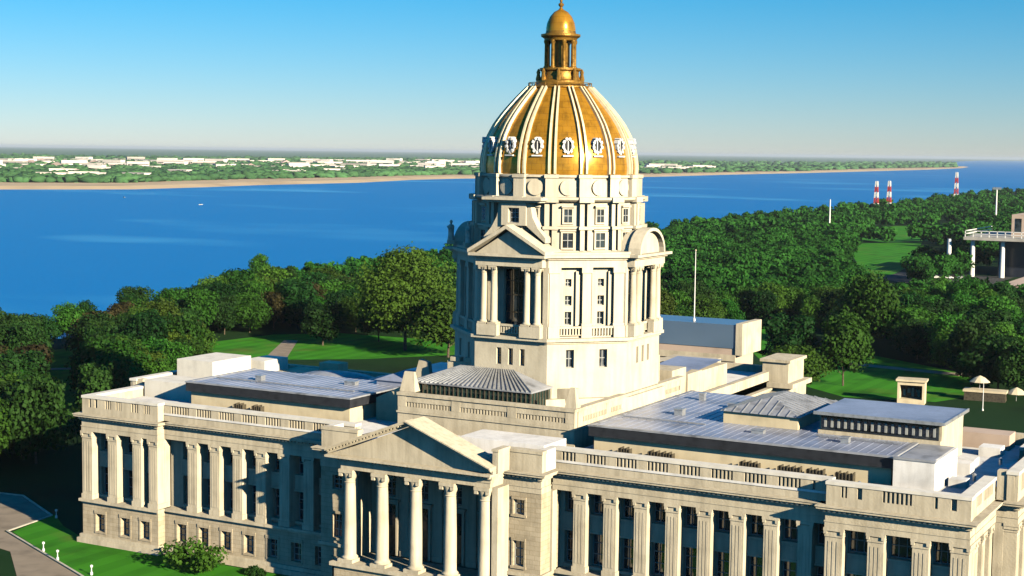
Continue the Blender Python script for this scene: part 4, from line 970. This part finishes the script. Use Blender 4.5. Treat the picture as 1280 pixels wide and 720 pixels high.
WOODM = make_mat('leaves_mixed_wood', (.022, .095, .012), .75, var=.5, scale=.035, col2=(.008, .036, .006), detail=5, spec=.1, trans=.2)
o = npobj('woodland', np.concatenate(VS), np.concatenate(FS), WOODM); tag(o, 'unbroken green wood running along the lake shore to the right', 'woodland', kind='stuff')
print('trees', NT, 'cand', len(cand), 'far', len(far))
# bushes by the facade
def bush(x, y, s, label, kind='green', seed=31, group=None):
    g = np.random.default_rng(seed); C_ = [(g.uniform(-1, 1)*2.2*s, g.uniform(-1, 1)*1.2*s, (.7+g.random()*1.0)*s) for _ in range(9)]; Rd = [(.75+.5*g.random())*s for _ in range(9)]
    V, Fc = leaves(C_, Rd, 1500, .17*s**.5, seed); root = thing('bush', label, 'bush', (x, y, 0), 0, group); npobj('foliage', V, Fc, LEAF[kind], root)
    m = MB()
    for i in range(5): m.tube((0, 0, -.1), (g.uniform(-1.6, 1.6)*s, g.uniform(-.8, .8)*s, 1.1*s), .08, .03, 5)
    obj('stem', m, BARK, root)
bush(-38.5, -6, 1.75, 'spreading green bush on the lawn before the west wing')
bush(-30.5, -3.2, .6, 'tiny green bush tight against the plinth of the west wing', 'dark', 33)

# ------------------------------------------------------------------ far town across the lake
cg = Vector((107, -178))
def polar(px, dist):
    a = YAW-math.atan((px-640)/F_); return 107-math.sin(a)*dist, -178+math.cos(a)*dist
TW = make_mat('town_wall', (.72, .67, .60), .8, var=.1, scale=.02, objrand=1.0)
TR = make_mat('town_roof', (.38, .30, .26), .8, var=.2, scale=.02, objrand=.8)
def town_proto(name, w_, d_, h_, flat):
    t = thing(name, None, 'building'); m = MB(); m.box(-w_/2, w_/2, -d_/2, d_/2, -1, h_); obj('wall', m, TW, t)
    m = MB()
    if flat: m.box(-w_/2-.6, w_/2+.6, -d_/2-.6, d_/2+.6, h_, h_+.8)
    else: m.prism(Fr(0, 0, 0), [(-w_/2-1, h_), (w_/2+1, h_), (0, h_+w_*.22)], -d_/2-1, d_/2+1)
    obj('roof', m, TW if flat else TR, t)
    for k in range(max(1, int(h_/3.6))): m = MB(); m.fbox(Fr(0, 0, 0), -w_/2+1.2, w_/2-1.2, d_/2, d_/2+.06, 1.2+k*3.5, 2.7+k*3.5); obj('window_band', m, GLASS, t)
    t['used'] = 0; return t
TP = [town_proto('apartment_block', 46, 16, 13, True), town_proto('house', 15, 13, 6, False), town_proto('warehouse', 60, 34, 9, True), town_proto('villa', 22, 15, 7, False)]
TN = ['long pale apartment block', 'small pitched-roof house', 'wide white flat-roofed warehouse', 'pale villa with a pitched roof']
def inland(px, dist): return polar(px, dist)
spots = []
g = random.Random(21)
def shore_dist(px):
    xs = [(-60, 2480), (150, 2520), (300, 2950), (430, 3300), (555, 3870), (700, 4200), (820, 4700), (1000, 6200)]
    for (a, b_), (c, d_) in zip(xs, xs[1:]):
        if a <= px <= c: return b_+(d_-b_)*(px-a)/(c-a)
    return 6200
for i in range(280):
    px = g.uniform(-20, 600); sd = shore_dist(px)
    dist = sd+ (g.uniform(500, 1000) if g.random() < .12 else g.uniform(1200, 4300))
    spots.append((px, dist, 0 if px < 300 else 1))
for i in range(16): spots.append((g.uniform(798, 888), shore_dist(850)+g.uniform(700, 1900), 2))
WH = ['on the far shore at the left', 'on the far shore left of the dome', 'in the small town right of the dome']
for px, dist, zi in spots:
    x, y = polar(px, dist); k = g.choice([0, 0, 1, 2, 2, 3]); t = TP[k]
    if t['used'] == 0: t['used'] = 1
    else: t = copy_tree(t)
    t.location = (x, y, -2.5); t.rotation_euler = (0, 0, YAW+g.uniform(-.5, .5)); s_ = g.uniform(.7, 1.25)*(1 if dist < 4500 else 1.4); t.scale = (s_, s_, s_*g.uniform(.9, 1.2))
    t['label'] = f'{TN[k]} {WH[zi]}'; t['group'] = f'{TN[k]}s {WH[zi]}'
for t in TP+[p[0] for p in protos.values()]:
    if 'used' in t: del t['used']
# far trees between the houses
ico_v = []; ph_ = (1+5**.5)/2
bv = np.array([(-1, ph_, 0), (1, ph_, 0), (-1, -ph_, 0), (1, -ph_, 0), (0, -1, ph_), (0, 1, ph_), (0, -1, -ph_), (0, 1, -ph_), (ph_, 0, -1), (ph_, 0, 1), (-ph_, 0, -1), (-ph_, 0, 1)])/math.hypot(1, ph_)
bf = np.array([(0, 11, 5), (0, 5, 1), (0, 1, 7), (0, 7, 10), (0, 10, 11), (1, 5, 9), (5, 11, 4), (11, 10, 2), (10, 7, 6), (7, 1, 8), (3, 9, 4), (3, 4, 2), (3, 2, 6), (3, 6, 8), (3, 8, 9), (4, 9, 5), (2, 4, 11), (6, 2, 10), (8, 6, 7), (9, 8, 1)])
VS = []; FS = []; nb_ = 0; gg = np.random.default_rng(4)
for i in range(17000):
    px = g.uniform(-40, 1320) if g.random() < .35 else g.uniform(-40, 640); sd = shore_dist(px)
    if px > 1000: sd = 6200+(px-1000)*22
    dist = sd+ (g.uniform(330, 1300) if g.random() < .45 else g.uniform(400, 6500))
    if px > 1190: continue
    x, y = polar(px, dist); r_ = g.uniform(4.5, 9.5)*(1+dist/9000); V = bv*(1+.35*gg.normal(size=(12, 1)))*np.array([r_*1.2, r_*1.2, r_*.62])+np.array([x, y, -2.5+r_*.45])
    VS.append(V); FS.append(bf+nb_); nb_ += 12
FT = make_mat('far_foliage', (.05, .125, .045), .9, var=.5, scale=.006, col2=(.022, .065, .03), detail=6, spec=.05)
o = npobj('far_woodland', np.concatenate(VS), np.concatenate(FS), FT); tag(o, 'dark green trees scattered through the town on the far shore', 'woodland', kind='stuff')

# ------------------------------------------------------------------ street furniture, masts, buildings on the right
def mast(label, x, y, h, w_, group=None):
    t = thing('lattice_mast', label, 'radio mast', (x, y, 0), 0, group)
    n = 6; corners = [(-1, -1), (1, -1), (1, 1), (-1, 1)]
    for k in range(n):
        m = MB(); z0, z1 = h*k/n, h*(k+1)/n; a, b_ = w_/2*(1-.6*k/n), w_/2*(1-.6*(k+1)/n)
        for i in range(4):
            c, d = corners[i], corners[(i+1) % 4]
            m.tube((c[0]*a, c[1]*a, z0), (c[0]*b_, c[1]*b_, z1), .45, seg=4); m.tube((c[0]*a, c[1]*a, z0), (d[0]*b_, d[1]*b_, z1), .3, seg=4); m.tube((d[0]*a, d[1]*a, z0), (c[0]*b_, c[1]*b_, z1), .3, seg=4); m.tube((c[0]*b_, c[1]*b_, z1), (d[0]*b_, d[1]*b_, z1), .3, seg=4)
        obj('mast_section', m, RED if k % 2 == 0 else WHITE, t)
mast('red and white lattice mast over the treetops, the left one of the pair', -353, 1457, 35, 5)
mast('red and white lattice mast over the treetops, right one of the close pair', -349, 1492, 35, 5)
mast('lone red and white lattice mast standing farthest right over the wood', -366, 1875, 42, 5.5)
def pole(name, label, cat, x, y, h, r_, head=None, z=0, mat=WHITE):
    t = thing(name, label, cat, (x, y, z)); m = MB(); m.lathe(0, 0, [(r_*2.2, 0), (r_*2.2, .4), (r_, .5), (r_*.6, h)], 8); obj('pole', m, mat, t)
    if cat == 'bollard lamp': m = MB(); m.lathe(0, 0, [(.05, h), (.2, h+.05), (.22, h+.3), (.05, h+.4)], 8); obj('lamp_globe', m, WHITE, t)
    if head == 'ball': m = MB(); m.lathe(0, 0, [(.02, h), (r_*1.6, h+r_), (r_*1.6, h+r_*2), (.02, h+r_*3)], 8); obj('finial', m, GOLDRIB, t)
    if head == 'flood': m = MB(); m.box(-r_*4, r_*4, -.5, .5, h-.4, h+1.6); obj('floodlight', m, METAL, t)
    if head == 'lamp': m = MB(); m.lathe(0, 0, [(.1, h), (.35, h+.15), (.42, h+.7), (.2, h+.95), (.03, h+1.1)], 10); obj('lamp_globe', m, WHITE, t)
    return t
pole('flagpole', 'tall white flagpole without a flag behind the rear hall roof', 'flagpole', -4.2, 96, 13.2, .12, 'ball', z=29.6)
pole('floodlight_mast', 'thin white mast standing in the wood by the fairway', 'mast', -267, 1021, 27, .75)
pole('floodlight_mast', 'white floodlight mast behind the building at the right edge', 'mast', -181, 1224, 34, .9, 'flood')
pole('lamp_post', 'white lamp post behind the east end of the capitol', 'lamp post', 27, 205, 7.5, .11)
for lb, x, y, h in (('short white lamp post at the bend of the path', -80, 7.4, 1.5), ('short white lamp post on the path side, nearest the lower edge', -50.5, -15.2, 1.5), ('white bollard lamp on the lawn beside the path, in the middle', -60.5, -11.8, 1.6), ('white bollard lamp left of the middle one beside the path', -66, -9.2, 1.5)):
    pole('bollard_lamp', lb, 'bollard lamp', x, y, h*.75, .09)
# kiosk behind the clerestory
t = thing('garden_pavilion', 'small cream framed pavilion with a dark open front on the north lawn', 'pavilion', (9.5, 205, 0), R(8))
m = MB(); m.wall(Fr(0, 0, 0), -3.3, 3.3, 0, 5.6, [(-2.7, 2.7, 1.2, 4.7)], -4, 0); obj('wall', m, PLASTER, t)
m = MB(); m.fbox(Fr(0, 0, 0), -2.7, 2.7, -3.9, -3.8, 1.2, 4.7); obj('back_panel', m, BRONZE, t)
m = MB(); m.fbox(Fr(0, 0, 0), -3.7, 3.7, -4.4, .4, 5.6, 6.1); obj('roof', m, PLASTER, t)
m = MB()
for i, (a, b_, c, d) in enumerate(((-2.2, 1.6, .5, 1.6), (-1.2, 2.4, .7, 1.1), (-.2, 1.5, .6, 2.2), (.8, 2.6, 1.2, .6), (1.3, 1.4, .5, 1.2))): m.fbox(Fr(0, 0, 0), a, a+c, -3.7, -3.2, b_, b_+d)
obj('carved_panel', m, PLASTER, t)
t = thing('garden_terrace', 'low dark walled terrace with pale canopies beside the trees', 'terrace', (24, 222, 0), R(5))
m = MB(); m.box(-5, 5, -2, 2, 0, 2.2); obj('wall', m, BRONZE, t); m = MB(); m.box(-5.3, 5.3, -2.3, 2.3, 2.2, 2.7); obj('coping', m, PLASTER, t)
for lb, x, y in (('pale cloth parasol over the low dark terrace', 22.5, 222), ('smaller pale parasol right of the terrace', 31, 225)):
    t = thing('parasol', lb, 'parasol', (x, y, 2.7 if x < 30 else 0)); m = MB(); m.lathe(0, 0, [(2.6, 1.9), (1.4, 2.9), (.1, 3.5)], 10, sm=False); obj('canopy', m, PLASTER, t); m = MB(); m.tube((0, 0, 0), (0, 0, 3.4), .07); obj('pole', m, METAL, t)
# low wall by the rear pavilion
t = thing('garden_wall', 'low brick wall with pale coping beside the rear pavilion', 'wall', (-28, 196, 0), R(20))
m = MB(); m.box(-7, 7, -.4, .4, 0, 2.4); obj('wall', m, make_mat('brick', (.22, .12, .07), .9, var=.2, scale=1), t); m = MB(); m.box(-7.2, 7.2, -.55, .55, 2.4, 2.8); obj('coping', m, PLASTER, t)
# terrace house beyond the east end
t = thing('boathouse', 'low building with a pink flat roof beyond the east end', 'outbuilding', (45, 128, 0), 0)
m = MB(); m.box(-7, 7, -5, 5, 0, 6.5); obj('wall', m, make_mat('brown_render', (.28, .15, .07), .9, var=.15, scale=.5), t); m = MB(); m.box(-7.6, 7.6, -5.6, 5.6, 6.5, 7.2); obj('roof', m, PINK, t)
# the dark arena at the right edge
t = thing('arena_building', 'dark glazed building under a flat pale roof slab at the right edge', 'building', (0, 0, 0))
m = MB(); m.box(-61, 60, 650, 700, 0, 19); obj('wall', m, make_mat('dark_glazed_wall', (.02, .025, .04), .25, var=.3, scale=.05, spec=.6), t)
m = MB(); m.box(-76, 62, 636, 704, 19, 20.6); obj('roof_slab', m, CONC, t)
m = MB()
for z in (22, 23.5): m.box(-75.5, -30, 636.5, 636.9, z, z+.35); m.box(-75.5, -75.1, 636.9, 700, z, z+.35)
for i in range(12): m.box(-75.5+i*4, -75.1+i*4, 636.5, 636.9, 20.6, 23.8)
obj('railing', m, WHITE, t)
for x in (-84, -72, -57): m = MB(); m.lathe(x, 640, [(1.4, 0), (1.0, 19)], 10); obj('column', m, WHITE, t)
m = MB(); m.box(-56, 20, 655, 690, 20.6, 32); obj('penthouse', m, PINK, t)
m = MB()
for i in range(12): m.box(-54+i*6, -51+i*6, 654.8, 655.02, 23, 30)
obj('penthouse_window', m, GLASS, t)
t = thing('sandstone_building', 'plain tan building with a flat roof at the right edge below the arena', 'building', (0, 0, 0))
m = MB(); m.box(-24, 70, 476, 530, 0, 8.5); obj('wall', m, SAND, t); m = MB(); m.box(-25, 71, 475, 531, 8.5, 9.3); m.box(-26, -4, 531, 560, 5, 6); obj('roof', m, PINK, t)
# white cars before the arena
def car(x, y, rz, label, proto=None):
    if proto: t = copy_tree(proto); t.location = (x, y, 0); t.rotation_euler = (0, 0, rz)
    else:
        t = thing('parked_car', label, 'car', (x, y, 0), rz); m = MB(); S = [(-2.3, .35), (2.3, .35), (2.35, .8), (1.5, 1.0), (.8, 1.45), (-1.2, 1.5), (-2.0, 1.05), (-2.35, .95)]
        m.prism(Fr(0, 0, 0), S, -.9, .9); obj('body', m, WHITE, t)
        m = MB(); m.prism(Fr(0, 0, 0), [(-1.8, 1.03), (1.3, 1.03), (.72, 1.38), (-1.15, 1.42)], -.92, .92); obj('window', m, GLASS, t)
        for sx in (-1.45, 1.45):
            for sy in (-1, 1): m = MB(); m.tube((sx, sy*.72, .34), (sx, sy*.94, .34), .34, seg=12); obj('wheel', m, RUBBER, t)
    t['label'] = label; t['group'] = 'white cars parked before the arena'; return t
sheet('parking', [(-110, 600), (-110, 648), (-52, 648), (-52, 560), (-80, 560)], .05, ASPHALT)
c0 = car(-96, 612, .3, 'white car at the left end of the row by the arena')
for i, lb in enumerate(('white car second in the row by the arena', 'white car in the middle of the row by the arena', 'white car beside the second column of the arena', 'white car at the right end of the row by the arena')):
    car(-91+i*6.3, 614+i*1.5, .3+.1*i, lb, c0)
# boats
def boat(x, y, rz, label):
    t = thing('motor_boat', label, 'boat', (x, y, -7), rz); m = MB(); t.scale = (.42, .42, .42)
    m.add([(-5, -1.5, 0), (3, -1.5, 0), (6, 0, .4), (3, 1.5, 0), (-5, 1.5, 0), (-5, -1.9, 1.3), (3, -1.9, 1.4), (7, 0, 1.8), (3, 1.9, 1.4), (-5, 1.9, 1.3)], [(4, 3, 2, 1, 0), (0, 1, 6, 5), (1, 2, 7, 6), (2, 3, 8, 7), (3, 4, 9, 8), (4, 0, 5, 9), (5, 6, 7, 8, 9)]); obj('hull', m, WHITE, t)
    m = MB(); m.frustum(-3, 2, -1.3, 1.3, 1.35, 3.0, .4); obj('cabin', m, GLASS, t)
boat(-1130, 1290, .6, 'small motor boat in the middle of the lake'); boat(-1373, 1421, -.3, 'small motor boat far out near the left edge')

# ------------------------------------------------------------------ the air
hm = bpy.data.materials.new('haze_air'); nt, N, L = nodes_of(hm); N.remove(N['Principled BSDF'])
pv = N.new('ShaderNodeVolumePrincipled'); pv.inputs['Color'].default_value = (.78, .88, 1, 1); pv.inputs['Density'].default_value = 2.4e-5; pv.inputs['Anisotropy'].default_value = .1
L.new(pv.outputs[0], N['Material Output'].inputs['Volume'])
m = MB(); m.box(-62000, 62000, -21000, 91000, -10, 95); hz = obj('haze', m, hm); tag(hz, 'thin pale blue haze over the lake and the far shore', 'haze', kind='stuff')
sc.cycles.volume_bounces = 0
